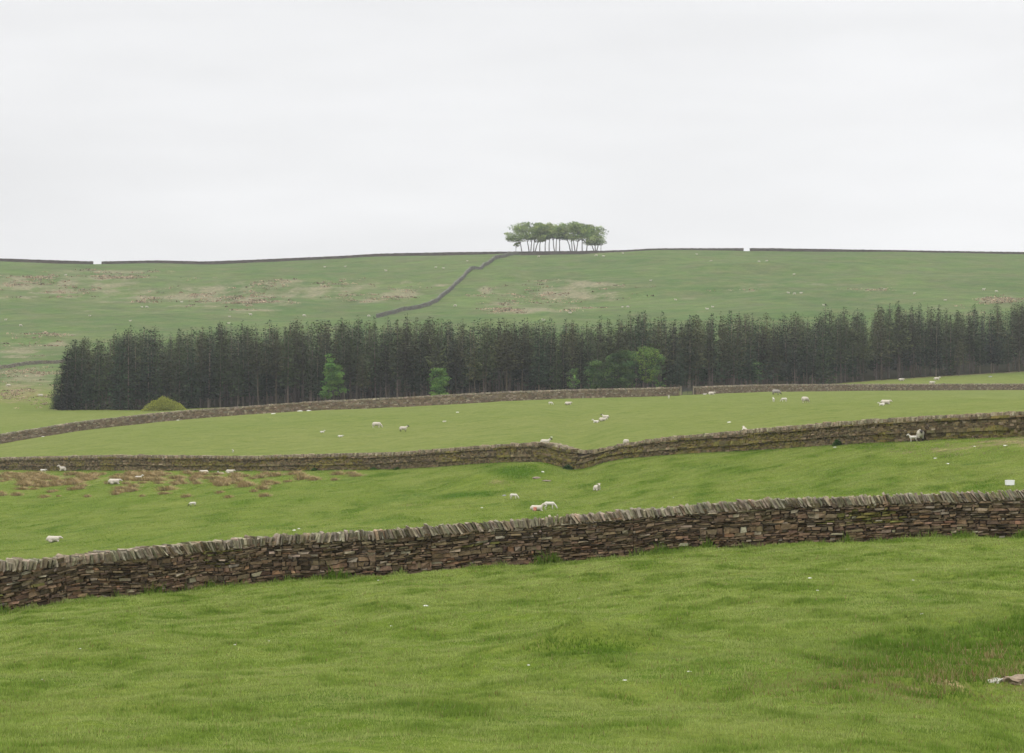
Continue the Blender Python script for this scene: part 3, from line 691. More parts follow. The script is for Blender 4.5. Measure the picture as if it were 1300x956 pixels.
# a few low skirted saplings at the left edge
for u, v in ((69, 482), (73, 470)):
    D = float(tab(D6, u)) + rnd.uniform(0, 6); x = (u - 650) / F * D
    put_tree(x, D, 8 + rnd.randrange(3), max(3.0, float(D * slope(v) - hz(x, D))), 'short conifer branched to the ground at the far left tip of the plantation', 'short conifers at the left tip'); ntree += 1
print('conifers', ntree)
# the mass of the wood behind
mv, mf, mc, mn = [], [], [], 0
tv, tf, tcl, tn = [], [], [], 0
for row in range(4, 17):
    u = 84.0 + (row - 4) * 2.0
    while u < 1400:
        D = float(tab(D6, u)) + 1.5 + row * 4.6 + rnd.uniform(-2, 2); x = (u - 650) / F * D; z0 = hz(x, D)
        lift = rnd.random()
        vt = topv(u) + rnd.uniform(-2, 22) - (6 if lift < .10 else 0)
        H = min(max(float(D * slope(vt) - z0), 5), 19)
        v = VAR[rnd.randrange(8)] if row < 9 else SKIRT[rnd.randrange(3)]
        s = H / 14.0; sx = s * rnd.uniform(.9, 1.2); a = rnd.uniform(0, 6.28); ca, sa = math.cos(a), math.sin(a)
        for (V, Q, C), dst in ((v[2], 0), (v[3], 1)):
            if dst == 0: 
                nq = len(Q) ; keep = np.sort(rng.choice(nq, int(nq * .62), replace=False))
                Q2 = np.arange(4 * len(keep)).reshape(-1, 4); V2 = V.reshape(-1, 4, 3)[keep].reshape(-1, 3) ; C2 = C.reshape(-1, 4, 3)[keep].reshape(-1, 3)
            else: Q2, V2, C2 = Q, V, C
            W = np.stack([(V2[:, 0] * ca - V2[:, 1] * sa) * sx + x, (V2[:, 0] * sa + V2[:, 1] * ca) * sx + D, V2[:, 2] * s + z0 - .1], 1)
            if dst == 0: mv.append(W); mf.append(Q2 + mn); mc.append(C2 * rnd.uniform(.4, 1.45)); mn += len(W)
            else: tv.append(W); tf.append(Q2 + tn); tcl.append(C2); tn += len(W)
        u += rnd.choice([rnd.uniform(8, 18), rnd.uniform(18, 36)])
nm = len(np.vstack(mf))
me = mesh_np('conifer_wood', np.vstack(mv + tv), np.vstack(mf + [f + mn for f in tf]), [NEEDLE, BARK], np.vstack(mc + tcl), False,
             np.r_[np.zeros(nm), np.ones(len(np.vstack(tf)))])
tag(link('conifer_wood', me), 'dense mass of dark conifers filling the plantation behind its front rows', 'wood', None, 'stuff')

# ------------------------------------------------------------------ broadleaf trees and shrubs
def broadleaf(seed, H, crown_lo, rx, ry, offx, tones_, stems=1, leaf=.42, n=1500, lean=0., clump=26, flat=.2, top_flat=.7, tr=.16, bark=(.09, .08, .065), cone=0.):
    r = np.random.default_rng(seed)
    tb = Buf(); cb = Buf()
    cz = (H + crown_lo) / 2; rz = (H - crown_lo) / 2
    cc = []
    for k in range(clump):
        a = r.uniform(0, 6.283); q = math.sqrt(r.uniform(0, 1)); zz = r.uniform(-1, 1)
        q *= math.sqrt(max(0, 1 - abs(zz) ** 2.2)) ** top_flat
        if cone: q = math.sqrt(r.uniform(0, 1)) * (1 - cone * (zz + 1) / 2)
        cc.append((offx + rx * q * math.cos(a), ry * q * math.sin(a), cz + rz * zz * .86))
    cc = np.array(cc)
    for st in range(stems):
        sp = (st - (stems - 1) / 2) * .35; dx = offx * .6 + lean + (st - (stems - 1) / 2) * rx * .45
        top = (dx, r.uniform(-.4, .4), crown_lo + rz * .9)
        pts = [(sp, 0, -.2), (sp + dx * .15, 0, H * .15), (sp + dx * .45 + r.uniform(-.15, .15), r.uniform(-.1, .1), H * .35), (sp * .5 + dx * .8, 0, crown_lo + .1), top]
        tube(tb, pts, [tr * 1.25, tr, tr * .8, tr * .65, tr * .25], bark, 7)
        for c in cc[r.choice(clump, min(clump, 7), replace=False)]:
            b0 = np.array(pts[3]) if r.random() < .5 else np.array(pts[2]) * .4 + np.array(pts[3]) * .6
            mid = (b0 + c) / 2 + [0, 0, -.25]
            tube(tb, [b0, mid, c], [tr * .42, tr * .28, tr * .1], bark, 4)
    per = n // clump; cen = []; col = []
    for i, c in enumerate(cc):
        sc = r.uniform(.55, 1.1) * min(rx, rz * 1.6) * .42
        p = r.normal(size=(per, 3)); p /= np.linalg.norm(p, axis=1)[:, None]; p *= (r.uniform(.25, 1, (per, 1)) ** .6) * sc * [1.25, 1.25, .62]
        cen.append(c + p); base = np.array(tones_[r.integers(len(tones_))]) * r.uniform(.55, 1.4)
        col.append(base * r.uniform(.7, 1.3, (per, 1)))
    cen = np.vstack(cen); col = np.vstack(col)
    V, Q, C = cards(cen, r.uniform(.6, 1.25, len(cen)) * leaf, col, r, flat=flat, asp=.7)
    cb.add(V, Q, C)
    return tb.mesh('trunk', BARK), cb.mesh('crown', LEAF)
def put_broad(name, x, y, meshes, label, cat, group=None):
    o = empty(name, (x, y, hz(x, y) - .1)); link('trunk', meshes[0], o); link('crown', meshes[1], o)
    return tag(o, label, cat, group)

# skyline clump: base u, crown centre u, half width px, top v, bottom v, stems, label
SK = [
 (663, 657, 13, 287, 305, 1, 'leftmost tree of the skyline clump, leaning left with a drooping crown'),
 (673, 671, 14, 282, 303, 2, 'forked tree second from the left in the skyline clump'),
 (678, 684, 11, 283, 306, 2, 'thick forked tree third from the left in the skyline clump'),
 (685, 687, 9, 284, 305, 1, 'thin stemmed tree fourth from the left in the skyline clump'),
 (692, 694, 9, 284.5, 302, 1, 'slim tree fifth from the left in the skyline clump'),
 (697, 699, 10, 283.5, 300, 1, 'straight stemmed tree in the middle of the skyline clump'),
 (705, 704, 9, 286, 301, 2, 'tree with a V shaped stem, right of the middle of the skyline clump'),
 (710.5, 710, 8, 286, 302, 1, 'single thin stemmed tree standing left of the wide gap under the skyline clump'),
 (726, 719, 12, 282.5, 302, 2, 'tree fifth from the right in the skyline clump, stems leaning left'),
 (731, 731, 12, 282, 304, 2, 'forked tree fourth from the right in the skyline clump'),
 (739, 740, 10, 284, 301, 1, 'thin tree third from the right in the skyline clump'),
 (744.5, 747, 10, 285.5, 302, 1, 'tree second from the right in the skyline clump, its curved stem standing clear'),
 (756, 754, 13, 287, 310, 3, 'rightmost tree of the skyline clump, its crown sloping down to the right'),
]
skt = [(.19, .26, .085), (.25, .31, .09), (.14, .21, .075), (.27, .33, .11)]
for i, (ub, uc, hw, vt, vb, st, lab) in enumerate(SK):
    D = 1152 + (i % 3) * 4; px = D / F
    x = (ub - 650) / F * D; z = hz(x, D)
    H = D * float(slope(vt)) - z; lo = D * float(slope(vb + 1.5)) - z
    ms = broadleaf(300 + i, H, lo, hw * 1.2 * px, 3.8, (uc - ub) * px, skt, st, .60, 2600, 0, 44, .2, .75, .22)
    put_broad('broadleaf_tree', x, D, ms, lab, 'tree', 'clump of trees on the skyline')
# low bough to the left and drooping right end
for (u0, v0, hw, vt, vb, lab) in ((655, 0, 6, 307, 312.5, 'small low bush standing at the left foot of the skyline clump'), (763, 0, 8, 296, 311, 'small rounded tree at the right end of the skyline clump, under the sloping crown')):
    D = 1156; px = D / F; x = (u0 - 650) / F * D; z = hz(x, D)
    ms = broadleaf(400 + u0, D * float(slope(vt)) - z, D * float(slope(vb)) - z, hw * px, 2, 0, skt, 1, .5, 420, 0, 10, .2, .8, .13)
    put_broad('small_tree', x, D, ms, lab, 'tree')
# deciduous trees along the front of the plantation
BR = [(.125, .24, .05), (.085, .18, .042), (.165, .275, .06)]; DK = [(.075, .14, .042), (.105, .175, .046), (.05, .10, .035)]; YG = [(.18, .26, .048), (.13, .21, .043), (.09, .165, .04)]
for i, (u0, hw, vt, vb, tones_, dd, lab, n) in enumerate((
    (424, 15, 457, 508, BR, -2, 'bright green spring tree at the plantation edge, on the left in front of the conifers', 5200),
    (418, 8, 447, 478, BR, 1, 'slender green tree top rising just left of the bright green tree at the plantation edge', 700),
    (557, 13, 462, 504, BR, -2, 'bright green spring tree near the middle of the plantation edge, alone among dark trunks', 4200),
    (788, 23, 442, 500, DK + [(.075, .12, .035)], -3, 'large dark green leafy tree with a rounded crown at the plantation edge', 9000),
    (757, 15, 456, 501, DK, -1, 'dull green leafy tree on the left of the large rounded leafy tree', 3000),
    (820, 18, 440, 464, YG, 0, 'pale green leafy crown between two conifers, right of the large rounded leafy tree', 1500),
    (823, 12, 460, 486, YG, -1, 'lower bright green tree under the pale green leafy crown', 900),
    (838, 8, 447, 496, DK + BR, 1, 'narrow green leafy tree at the right end of the leafy group at the plantation edge', 900),
    (728, 8, 466, 494, DK + BR, 1, 'small leafy tree standing well left of the large rounded leafy tree', 500),
    (960, 8, 455, 492, DK, 3, 'dim green leafy tree set among the conifers right of the gateway', 500),
    )):
    D = float(tab(D6, u0)) + dd - 3.0; px = D / F; x = (u0 - 650) / F * D; z = hz(x, D)
    ms = broadleaf(500 + i, D * float(slope(vt)) - z, D * float(slope(vb)) - z, hw * px, 2.2, 0, tones_, 1, .34, n, 0, 46, .5, .8, .12, cone=(.62 if u0 in (424, 418, 557) else 0))
    put_broad('leafy_tree', x, D, ms, lab, 'tree')
def shrub(name, x, y, rx, ry, h, tones_, leaf, n, label, cat='shrub', seed=1, humps=9):
    r = np.random.default_rng(seed); cen = []; col = []
    hc = [(r.uniform(-.6, .6) * rx, r.uniform(-.5, .5) * ry, r.uniform(.8, 1)) for _ in range(humps)] + [(0, 0, 1.0)]
    for k in range(n):
        cx, cy, hh = hc[r.integers(len(hc))]; a = r.uniform(0, 6.283); t = r.uniform(0, 1)
        q = math.sqrt(1 - t * t) * r.uniform(.5, 1); w_ = 1 - .35 * (abs(cx) / rx)
        px_ = cx * .7 + rx * .62 * q * math.cos(a); edge = max(0, 1 - (px_ / rx) ** 2)
        cen.append((px_, cy + ry * .6 * q * math.sin(a), h * hh * t * w_ * edge ** .5 * r.uniform(.80, 1.12) * (1 + .22 * mnoise.noise(Vector((px_ * 1.1, seed, 2))))))
        col.append(np.array(tones_[r.integers(len(tones_))]) * r.uniform(.7, 1.25))
    cb = Buf(); cb.add(*cards(np.array(cen), r.uniform(.6, 1.2, n) * leaf, np.array(col), r, .1, .7))
    tb = Buf()
    for k in range(7):
        a = r.uniform(0, 6.28); tube(tb, [(0, 0, -.1), (rx * .2 * math.cos(a), ry * .2 * math.sin(a), h * .4), (rx * .5 * math.cos(a), ry * .5 * math.sin(a), h * .65)], [.03, .02, .008], (.08, .07, .05), 4)
    o = empty(name, (x, y, hz(x, y) - .05)); link('stems', tb.mesh('stems', BARK), o); link('foliage', cb.mesh('foliage', LEAF), o)
    return tag(o, label, cat)
x, y, z = unproject(209, 519.5, 430, 530); pxm = y / F
shrub('round_shrub', x, y, 31 * pxm, 2.8, 17 * pxm + .1, [(.30, .32, .05), (.36, .37, .065), (.23, .26, .04)], .24, 10000, 'rounded yellow green bush in front of the conifers, behind the far wall on the left', seed=3)
x, y, z = unproject(1062, 565.5, 140, 185); pxm = y / F
shrub('low_shrub', x, y - .3, 9 * pxm, .35, 9.5 * pxm, [(.035, .085, .022), (.05, .11, .025)], .07, 1500, 'small dark green bush against the foot of the middle wall, right half', seed=5)
x = (722 - 650) / F * 209; shrub('low_shrub', x, float(tab(D2, 722)) - 1.0, 10 * .058, .5, .42, [(.03, .07, .025), (.045, .09, .03)], .08, 1300, 'low dark green weeds in the gully where the middle wall dips', seed=6)
for i, (u0, hw, hh) in enumerate(((400, 8, 5), (475, 10, 4), (505, 8, 4.5), (104, 9, 3))):
    D = float(tab(D2, u0)) - .75; shrub('nettle_patch', (u0 - 650) / F * D, D, hw * D / F, .4, hh * D / F, [(.05, .105, .025), (.065, .12, .03)], .09, 700,
     ['low green nettles at the foot of the middle wall, left of the rush clumps end', 'wide low nettle patch at the foot of the middle wall, left of its neighbour patch', 'nettle patch at the foot of the middle wall, below the dark faced sheep', 'faint thin nettle patch at the foot of the middle wall, near its left end'][i], 'nettles', seed=20 + i)

# ------------------------------------------------------------------ rush tussocks in the middle field
def rush_mesh(seed):
    r = np.random.default_rng(seed); V = []; Q = []; C = []; n = 0
    for k in range(230):
        a = r.uniform(0, 6.28); rad = abs(r.normal()) * .20; x0, y0 = rad * math.cos(a), rad * math.sin(a) * .8
        h = r.uniform(.16, .36) * (1.1 - rad); ln = r.uniform(.0, .25); a2 = a + r.normal() * .5; wd = .011
        dx, dy = math.cos(a2) * ln, math.sin(a2) * ln; px, py = -math.sin(a2 + 1) * wd, math.cos(a2 + 1) * wd
        c = (np.array((.37, .265, .13)) if r.random() < .62 else np.array((.19, .16, .07)) if r.random() < .6 else np.array((.46, .37, .22))) * r.uniform(.7, 1.25)
        V += [(x0 - px, y0 - py, -.02), (x0 + px, y0 + py, -.02), (x0 + dx * .4 + px * .7, y0 + dy * .4 + py * .7, h * .65), (x0 + dx * .4 - px * .7, y0 + dy * .4 - py * .7, h * .65),
              (x0 + dx + px * .2, y0 + dy + py * .2, h), (x0 + dx - px * .2, y0 + dy - py * .2, h * .98)]
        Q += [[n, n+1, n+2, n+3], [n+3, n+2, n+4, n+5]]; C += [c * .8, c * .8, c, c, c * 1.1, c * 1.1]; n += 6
    return mesh_np('rush_tussock', V, Q, RUSH, np.array(C))
RM = [rush_mesh(40 + i) for i in range(5)]
spots = []
tries = 0
while len(spots) < 185 and tries < 9000:
    tries += 1
    u = rnd.uniform(-15, 345); v = 601 + abs(rnd.gauss(0, 1)) * 13
    dens = .25 + 1.4 * max(0, mnoise.noise(Vector((u * .022, v * .09, 1.7))) + .1)
    if u > 190 and v > 618: dens *= .5
    if u > 130 and u < 190: dens *= .6
    if v > 650 or rnd.random() > dens: continue
    spots.append((u, v))
spots += [(u, v) for u, v in ((330, 607), (350, 605), (372, 603), (383, 604), (384, 609), (366, 612), (350, 615), (338, 617), (429, 603), (446, 602), (452, 605), (425, 610), (400, 610), (395, 607), (376, 601))]
for i, (u, v) in enumerate(spots):
    x, y, z = unproject(u, v, 150, tab(D2, u) - 1.2)
    o = link('rush_tussock', RM[i % 5]); s = rnd.uniform(.7, 1.35) * (1.1 if v < 630 else .9)
    o.location = (x, y, z - .01); o.scale = (s * rnd.uniform(1.0, 1.7), s, s * rnd.uniform(.7, .95)); o.rotation_euler = (0, 0, rnd.uniform(-.4, .4))
    if u > 322: tag(o, 'isolated brown rush tussock near the right end of the rushy strip', 'tussock', 'scattered tussocks at the right of the rushy strip')
    elif v > 628: tag(o, 'small brown rush tussock on the open grass below the rushy strip', 'tussock', 'scattered tussocks below the rushy strip')
    else:
        t_ = next(t for lim, t in ((75, 'below the sheep under the wall'), (140, 'left of the brownish white sheep'), (200, 'around the brownish white sheep and its lamb'), (255, 'left of the three lying together'), (400, 'below and right of the three lying together')) if u < lim)
        tag(o, 'brown rush tussock in the rushy strip ' + t_, 'tussock', 'rushy strip tussocks ' + t_)

# ------------------------------------------------------------------ near grass
def grass():
    r = np.random.default_rng(5); n = 800000
    # area-uniform in a wedge, thinned with distance
    Yb = 20 + (86 - 20) * r.random(n * 2) ** 1.25
    keep = r.random(n * 2) < (Yb / 86) ** .5; Yb = Yb[keep][:n]; n = len(Yb)
    Xb = r.uniform(-1, 1, n) * (0.198 * Yb + 1.2)
    ub = 650 + F * Xb / Yb; ok = Yb < tab(D1, ub) - .35; Xb, Yb = Xb[ok], Yb[ok]; n = len(Xb)
    cl_ = fbm(Xb / .5, Yb / .5, 2); cl2 = fbm(Xb / 1.35 + 9, Yb / 2.6, 4)
    Zb = height(Xb, Yb)
    u_, v_ = project(Xb, Yb, Zb)
    base = np.clip(.95 + .75 * cl_ + .5 * cl2, .25, 2.4)
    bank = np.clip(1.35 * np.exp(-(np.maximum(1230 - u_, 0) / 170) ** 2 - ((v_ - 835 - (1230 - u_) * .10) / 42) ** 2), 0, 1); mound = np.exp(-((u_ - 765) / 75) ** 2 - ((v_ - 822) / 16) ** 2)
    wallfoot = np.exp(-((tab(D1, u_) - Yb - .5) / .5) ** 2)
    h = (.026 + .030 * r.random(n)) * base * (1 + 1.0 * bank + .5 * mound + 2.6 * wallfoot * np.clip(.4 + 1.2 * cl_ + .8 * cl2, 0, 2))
    wd = (.0052 + .004 * r.random(n)) * (Yb / 38)
    a = r.uniform(0, 6.283, n); ln = r.normal(0, .5, n) * h; a2 = r.uniform(0, 6.283, n)
    px, py = np.cos(a) * wd, np.sin(a) * wd; dx, dy = np.cos(a2) * ln, np.sin(a2) * ln
    V = np.stack([np.stack([Xb - px, Yb - py, Zb - .006], 1), np.stack([Xb + px, Yb + py, Zb - .006], 1), np.stack([Xb + dx, Yb + dy, Zb + h], 1)], 1).reshape(-1, 3)
    ca = np.array((.215, .292, .052)); cb_ = np.array((.300, .350, .105)); cd = np.array((.100, .172, .020)); cs = np.array((.27, .23, .10)); cr = np.array((.20, .135, .055))
    t = np.clip(.55 - .9 * cl2 + r.normal(0, .2, n), 0, 1)[:, None]
    c = ca * (1 - t) + cb_ * t
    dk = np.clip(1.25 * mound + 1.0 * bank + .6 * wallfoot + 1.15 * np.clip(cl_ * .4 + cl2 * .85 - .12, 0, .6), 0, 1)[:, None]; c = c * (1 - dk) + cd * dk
    br = (r.random(n) < .03 + .70 * np.exp(-((u_ - 1170) / 200) ** 2 - ((v_ - 870) / 26) ** 2) * np.clip(.6 + fbm(Xb / .6 + 4, Yb / .6, 2), 0, 1.5)
          + .75 * np.exp(-((u_ - 1262) / 70) ** 2 - ((v_ - 838) / 22) ** 2) * np.clip(.3 + fbm(Xb / .5 + 4, Yb / .5, 2), 0, 1.3))
    c[br] = np.where(r.random((br.sum(), 1)) < .7, cs, cr)
    c = c * r.uniform(.8, 1.2, (n, 1))
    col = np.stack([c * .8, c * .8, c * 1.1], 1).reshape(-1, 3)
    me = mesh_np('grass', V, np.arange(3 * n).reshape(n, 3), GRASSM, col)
    tag(link('grass', me), 'short grazed green grass growing over the nearest field', 'grass', None, 'stuff')
grass()
def grass_mid():
    r = np.random.default_rng(9); n = 520000
    u = r.uniform(-40, 1340, n); f = r.random(n) ** .8
    d0 = tab(D3, u) - 12; d1 = tab(D2, u) - .5
    Y = d0 + (d1 - d0) * f; X = (u - 650) / F * Y
    cl2 = fbm(X / 3.0 + 2, Y / 7.0, 4); cl_ = fbm(X / 1.0, Y / 1.5, 2); Z = height(X, Y)
    u_, v_ = project(X, Y, Z)
    lush = 1.2 * np.exp(-((u_ - 658) / 45) ** 2 - ((v_ - 599) / 7) ** 2) + 1.2 * np.exp(-((u_ - 590) / 50) ** 2 - ((v_ - 628 + (u_ - 590) * .10) / 4) ** 2) + .8 * np.exp(-((d1 - Y) / 1.2) ** 2)
    h = (.028 + .036 * r.random(n)) * np.clip(1 + .6 * cl_ + .5 * cl2 + .6 * lush, .3, 2.4); wd = (.020 + .014 * r.random(n))
    a = r.uniform(0, 6.283, n); a2 = r.uniform(0, 6.283, n); ln = r.normal(0, .5, n) * h
    px, py = np.cos(a) * wd, np.sin(a) * wd
    V = np.stack([np.stack([X - px, Y - py, Z - .012], 1), np.stack([X + px, Y + py, Z - .012], 1), np.stack([X + np.cos(a2) * ln, Y + np.sin(a2) * ln, Z + h], 1)], 1).reshape(-1, 3)
    ca = np.array((.205, .275, .048)); cb_ = np.array((.285, .330, .095)); cd = np.array((.100, .185, .022)); cs = np.array((.26, .22, .12))
    t = np.clip(.5 - .8 * cl2 + r.normal(0, .2, n), 0, 1)[:, None]; c = ca * (1 - t) + cb_ * t
    dk = np.clip(lush + 1.3 * np.clip(cl_ * .3 + cl2 * .9 - .16, 0, .6), 0, 1)[:, None]; c = c * (1 - dk) + cd * dk
    worn = 1.5 * np.exp(-((u_ - 1290) / 120) ** 2 - ((v_ - 561) / 8) ** 2) + .9 * np.exp(-((u_ - 1190) / 70) ** 2 - ((v_ - 572) / 8) ** 2) + .6 * np.exp(-((u_ - 632) / 22) ** 2 - ((v_ - 614) / 3.5) ** 2)
    br = r.random(n) < .02 + worn * np.clip(.5 + .8 * cl_, 0, 1.2); c[br] = cs
    c = c * r.uniform(.85, 1.15, (n, 1)); keep = ~(br & (r.random(n) < .6)) & ~(r.random(n) < .55 * worn) & ~(r.random(n) < .75 * np.exp(-((u_ - 130) / 210) ** 4 - ((v_ - 607) / 9) ** 2)); keep3 = np.repeat(keep, 3)
    V = V[keep3]; col = np.repeat(c, 3, axis=0)[keep3]
    tag(link('grass', mesh_np('grass', V, np.arange(len(V)).reshape(-1, 3), GRASSM, col)), 'grazed green grass growing over the middle field', 'grass', None, 'stuff')
grass_mid()
def rough_growth():
    r = np.random.default_rng(21); n = 260000
    Y = np.where(r.random(n) < .3, r.uniform(545, 760, n), r.uniform(800, 1120, n)); u = r.uniform(-60, 1360, n); X = (u - 650) / F * Y
    Z = height(X, Y); u_, v_ = project(X, Y, Z); m = np.zeros(n)
    for (pu, pv, ru, rv, s_) in PATCH:
        if s_ > .35: m = np.maximum(m, s_ * np.exp(-((u_ - pu) / ru) ** 2 - ((v_ - pv) / rv) ** 2))
    cl = fbm(X / 16 + 3, Y / 26, 4) + .5 * perlin(X / 4, Y / 6)
    ok = (r.random(n) < .50 * np.clip(m - .15, 0, 1) * np.clip(.15 + 1.9 * cl, 0, 1)) & ((u_ < 92) | (v_ < 408))
    X, Y, Z = X[ok], Y[ok], Z[ok]; n = len(X); k = 7; print('rough clumps', n)
    sc = np.where(Y < 780, .62, 1.0) * r.uniform(.6, 1.5, n)
    off = r.normal(size=(n, k, 3)) * np.array([.62, .5, .11]); off[:, :, 2] = np.abs(off[:, :, 2]) + .08
    cen = (np.stack([X, Y, Z], 1)[:, None] + off * sc[:, None, None]).reshape(-1, 3)
    base = np.where(r.random((n, 1)) < .72, np.array([[.34, .26, .175]]), np.array([[.15, .12, .07]])) * r.uniform(.7, 1.3, (n, 1))
    col = np.repeat(base, k, axis=0) * r.uniform(.8, 1.2, (n * k, 1))
    V, Q, C = cards(cen, np.repeat(sc, k) * r.uniform(.35, .75, n * k), col, r, 0., .6)
    tag(link('rough_grass', mesh_np('rough_grass', V, Q, RUSH, C)), 'coarse brown rough grass and rushes scattered over the hillside', 'rough grass', None, 'stuff')
rough_growth()

# ------------------------------------------------------------------ stones
WHITE = attr_material('pale_stone', .9, .2, 14, .2, .4, 20)
def stone_mesh(seed, col):
    bm = bmesh.new(); bmesh.ops.create_icosphere(bm, subdivisions=2, radius=.5)
    for v in bm.verts:
        v.co *= 1 + .35 * mnoise.noise(v.co * 1.8 + Vector((seed, 0, 0))) ; v.co.z = max(v.co.z, -.3) * .6
    V = np.array([v.co[:] for v in bm.verts]); Q = np.array([[v.index for v in f.verts] for f in bm.faces]); bm.free()
    return mesh_np('stone', V, Q, WHITE, np.tile(col, (len(V), 1)), False)
SM = [stone_mesh(i * 3.1, (.66, .65, .60)) for i in range(4)]; SB = stone_mesh(5.5, (.20, .155, .125)); SG = stone_mesh(8.5, (.26, .27, .28))
NEARST = [(299, 819, 4, 'largest of the white stones in the nearest field on the left'), (540.5, 769.5, 7, 'flat white stone lying in the middle of the nearest field'),
 (481, 737, 3.5, 'tiny white stone below the nearest wall, left of centre'), (497, 795, 3.5, 'faint pale stone below the flat white stone in the nearest field'), (342, 814, 4, 'small white stone right of the largest white stone at the left of the nearest field'),
 (1075, 723, 3.5, 'small white stone nearest the foot of the near wall on the right'), (1028, 734, 5, 'white stone left of its two small neighbours in the nearest field on the right'), (1037, 750, 4, 'lower white stone of the close pair in the nearest field on the right'),
 (1158, 737.5, 7, 'flat whitish stone in the hollow of the nearest field on the right'), (1170, 780, 4.5, 'lone white stone on the pale ridge of the nearest field, lower right'), (86, 774, 3, 'tiny white speck of stone under the left end of the nearest wall'),
 (82, 785, 3, 'tiny pale stone just below another under the left end of the nearest wall'), (103, 824, 4, 'pale stone low in the nearest field at the far left'), (55, 863, 4, 'pale stone at the left foot of the view in the nearest field'),
 (875, 853, 6, 'pale stone in the grass right of the dark mound'), (793, 864, 6, 'white stone in the grass just below the dark mound'), (671, 845, 4, 'small pale stone left of the dark mound in the nearest field'), (735, 760, 3, 'tiny pale stone in the nearest field above the dark mound')]
def put_stone(u, v, wpx, me, lab, dmin, dmax, ys=.8, zs=.6, name='field_stone', group='loose stones in the nearest field'):
    x, y, z = unproject(u, v, dmin, dmax); o = link(name, me); s = wpx * y / F
    o.location = (x, y, z + .02 * s); o.scale = (s, s * ys, s * zs); o.rotation_euler = (0, 0, rnd.uniform(-.5, .5)); tag(o, lab, 'stone', group); return o
for i, (u, v, wp, lab) in enumerate(NEARST): put_stone(u, v, wp, SM[i % 4], lab, 28, tab(D1, u) - .5)
G2 = 'loose stones in the middle field'
for u, v, wp, me, lab, zs in ((681, 607.5, 12, SB, 'brown flat boulder in the hollow below the middle wall', .45), (694, 611, 13, SB, 'low brown slab slanting right of the flat boulder in the hollow', .25), (689, 599.5, 4, SM[0], 'white stone just above the brown boulder in the hollow', .8),
    (640, 629.5, 5, SG, 'small blue grey stone left of the standing lamb in the middle field', .7), (374, 673.5, 5, SM[1], 'left one of two pale stones just above the nearest wall, left of centre', .6), (380, 671.5, 4, SM[2], 'right one of two pale stones just above the nearest wall, left of centre', .6),
    (612, 645, 3.5, SM[3], 'pale yellowish stone in the middle field left of the lying ewe', .5), (855, 632, 3, SM[1], 'tiny pale stone behind the nearest wall, middle of the view', .6), (1203, 589, 6, SM[0], 'white stone on the open grass below the worn strip, right', .5),
    (1188, 582, 6, SM[2], 'creamy flat stone at the edge of the worn strip, right', .4), (1237, 567, 3, SM[1], 'tiny white stone on the worn strip left of the larger one', .8), (1276, 566, 5, SM[3], 'white stone at the right end of the worn strip', .6),
    (1060, 568, 5, SM[1], 'pale stone under the small dark green bush by the middle wall', .4)):
    put_stone(u, v, wp, me, lab, 100, tab(D2, u) - .6, zs=zs, group=G2)
G3 = 'loose stones in the upper field'
for u, v, wp, lab in ((926, 536.5, 6, 'flat white stone just above the middle wall, left of a sheep seen from behind'), (347, 525.5, 6, 'pale stone under the far wall on the left'), (381, 521.5, 7, 'pair sized pale stone against the foot of the far wall'), (392, 521.3, 6, 'small pale stone right of its neighbour at the foot of the far wall'),
    (55, 554.5, 4, 'pale stone under the left end of the far wall'), (226, 533.5, 4, 'pale stone under the far wall near the yellow green bush'), (581, 523.5, 4, 'faint pale stone in the upper field right of centre left'), (700, 555, 3.5, 'tiny pale stone right of the dark faced sheep at the middle wall')):
    put_stone(u, v, wp, SM[rnd.randrange(4)], lab, tab(D2, u) + 1, tab(D4, u) - .5, zs=.5, group=G3)
put_stone(1257, 478.5, 5, SG, 'dark boulder on the green slope beyond the far wall, right', 565, 640, zs=.6, group=None)
# slabs fallen by the roadside, lower right
def rough_slab(seed, L_, D_, H_, col):
    bm = bmesh.new(); bmesh.ops.create_cube(bm, size=1); bmesh.ops.subdivide_edges(bm, edges=bm.edges, cuts=6, use_grid_fill=True)
    for vv in bm.verts:
        p = vv.co.copy(); o_ = Vector((seed * 7.0, 0, 0))
        k = 1 - .28 * max(0, (abs(p.x) + abs(p.y)) - .62) * 2.2
        vv.co = Vector((p.x * L_ * k, p.y * D_ * k, p.z * H_))
        vv.co += Vector((mnoise.noise(p * 2.2 + o_) * .22 * L_, mnoise.noise(p * 2.2 - o_) * .2 * D_, mnoise.noise(p * 3.0 + o_ * 2) * .45 * H_ + mnoise.noise(p * 9) * .12 * H_))
    V = np.array([q.co[:] for q in bm.verts]); Q = np.array([[q.index for q in f.verts] for f in bm.faces]); bm.free()
    return mesh_np('stone_slab', V, Q, WHITE, np.tile(col, (len(V), 1)))
for k, (u, v, wp, hp, lab, col) in enumerate(((1262, 865.5, 15, 3.5, 'whitish flat slab at the lower right edge, left of the brown slab', (.42, .40, .34)), (1293, 868, 42, 9, 'pale brown fallen slab at the lower right edge of the view', (.24, .185, .13)))):
    x, y, z = unproject(u, v, 22, 60); s_ = y / F
    o = link('stone_slab', rough_slab(k + 3, wp * s_, .38, hp * s_, col))
    o.location = (x, y, z + hp * s_ * .30); o.rotation_euler = (.06, rnd.uniform(-.06, .06), rnd.uniform(-.5, .5)); tag(o, lab, 'stone slab', 'fallen slabs at the lower right')

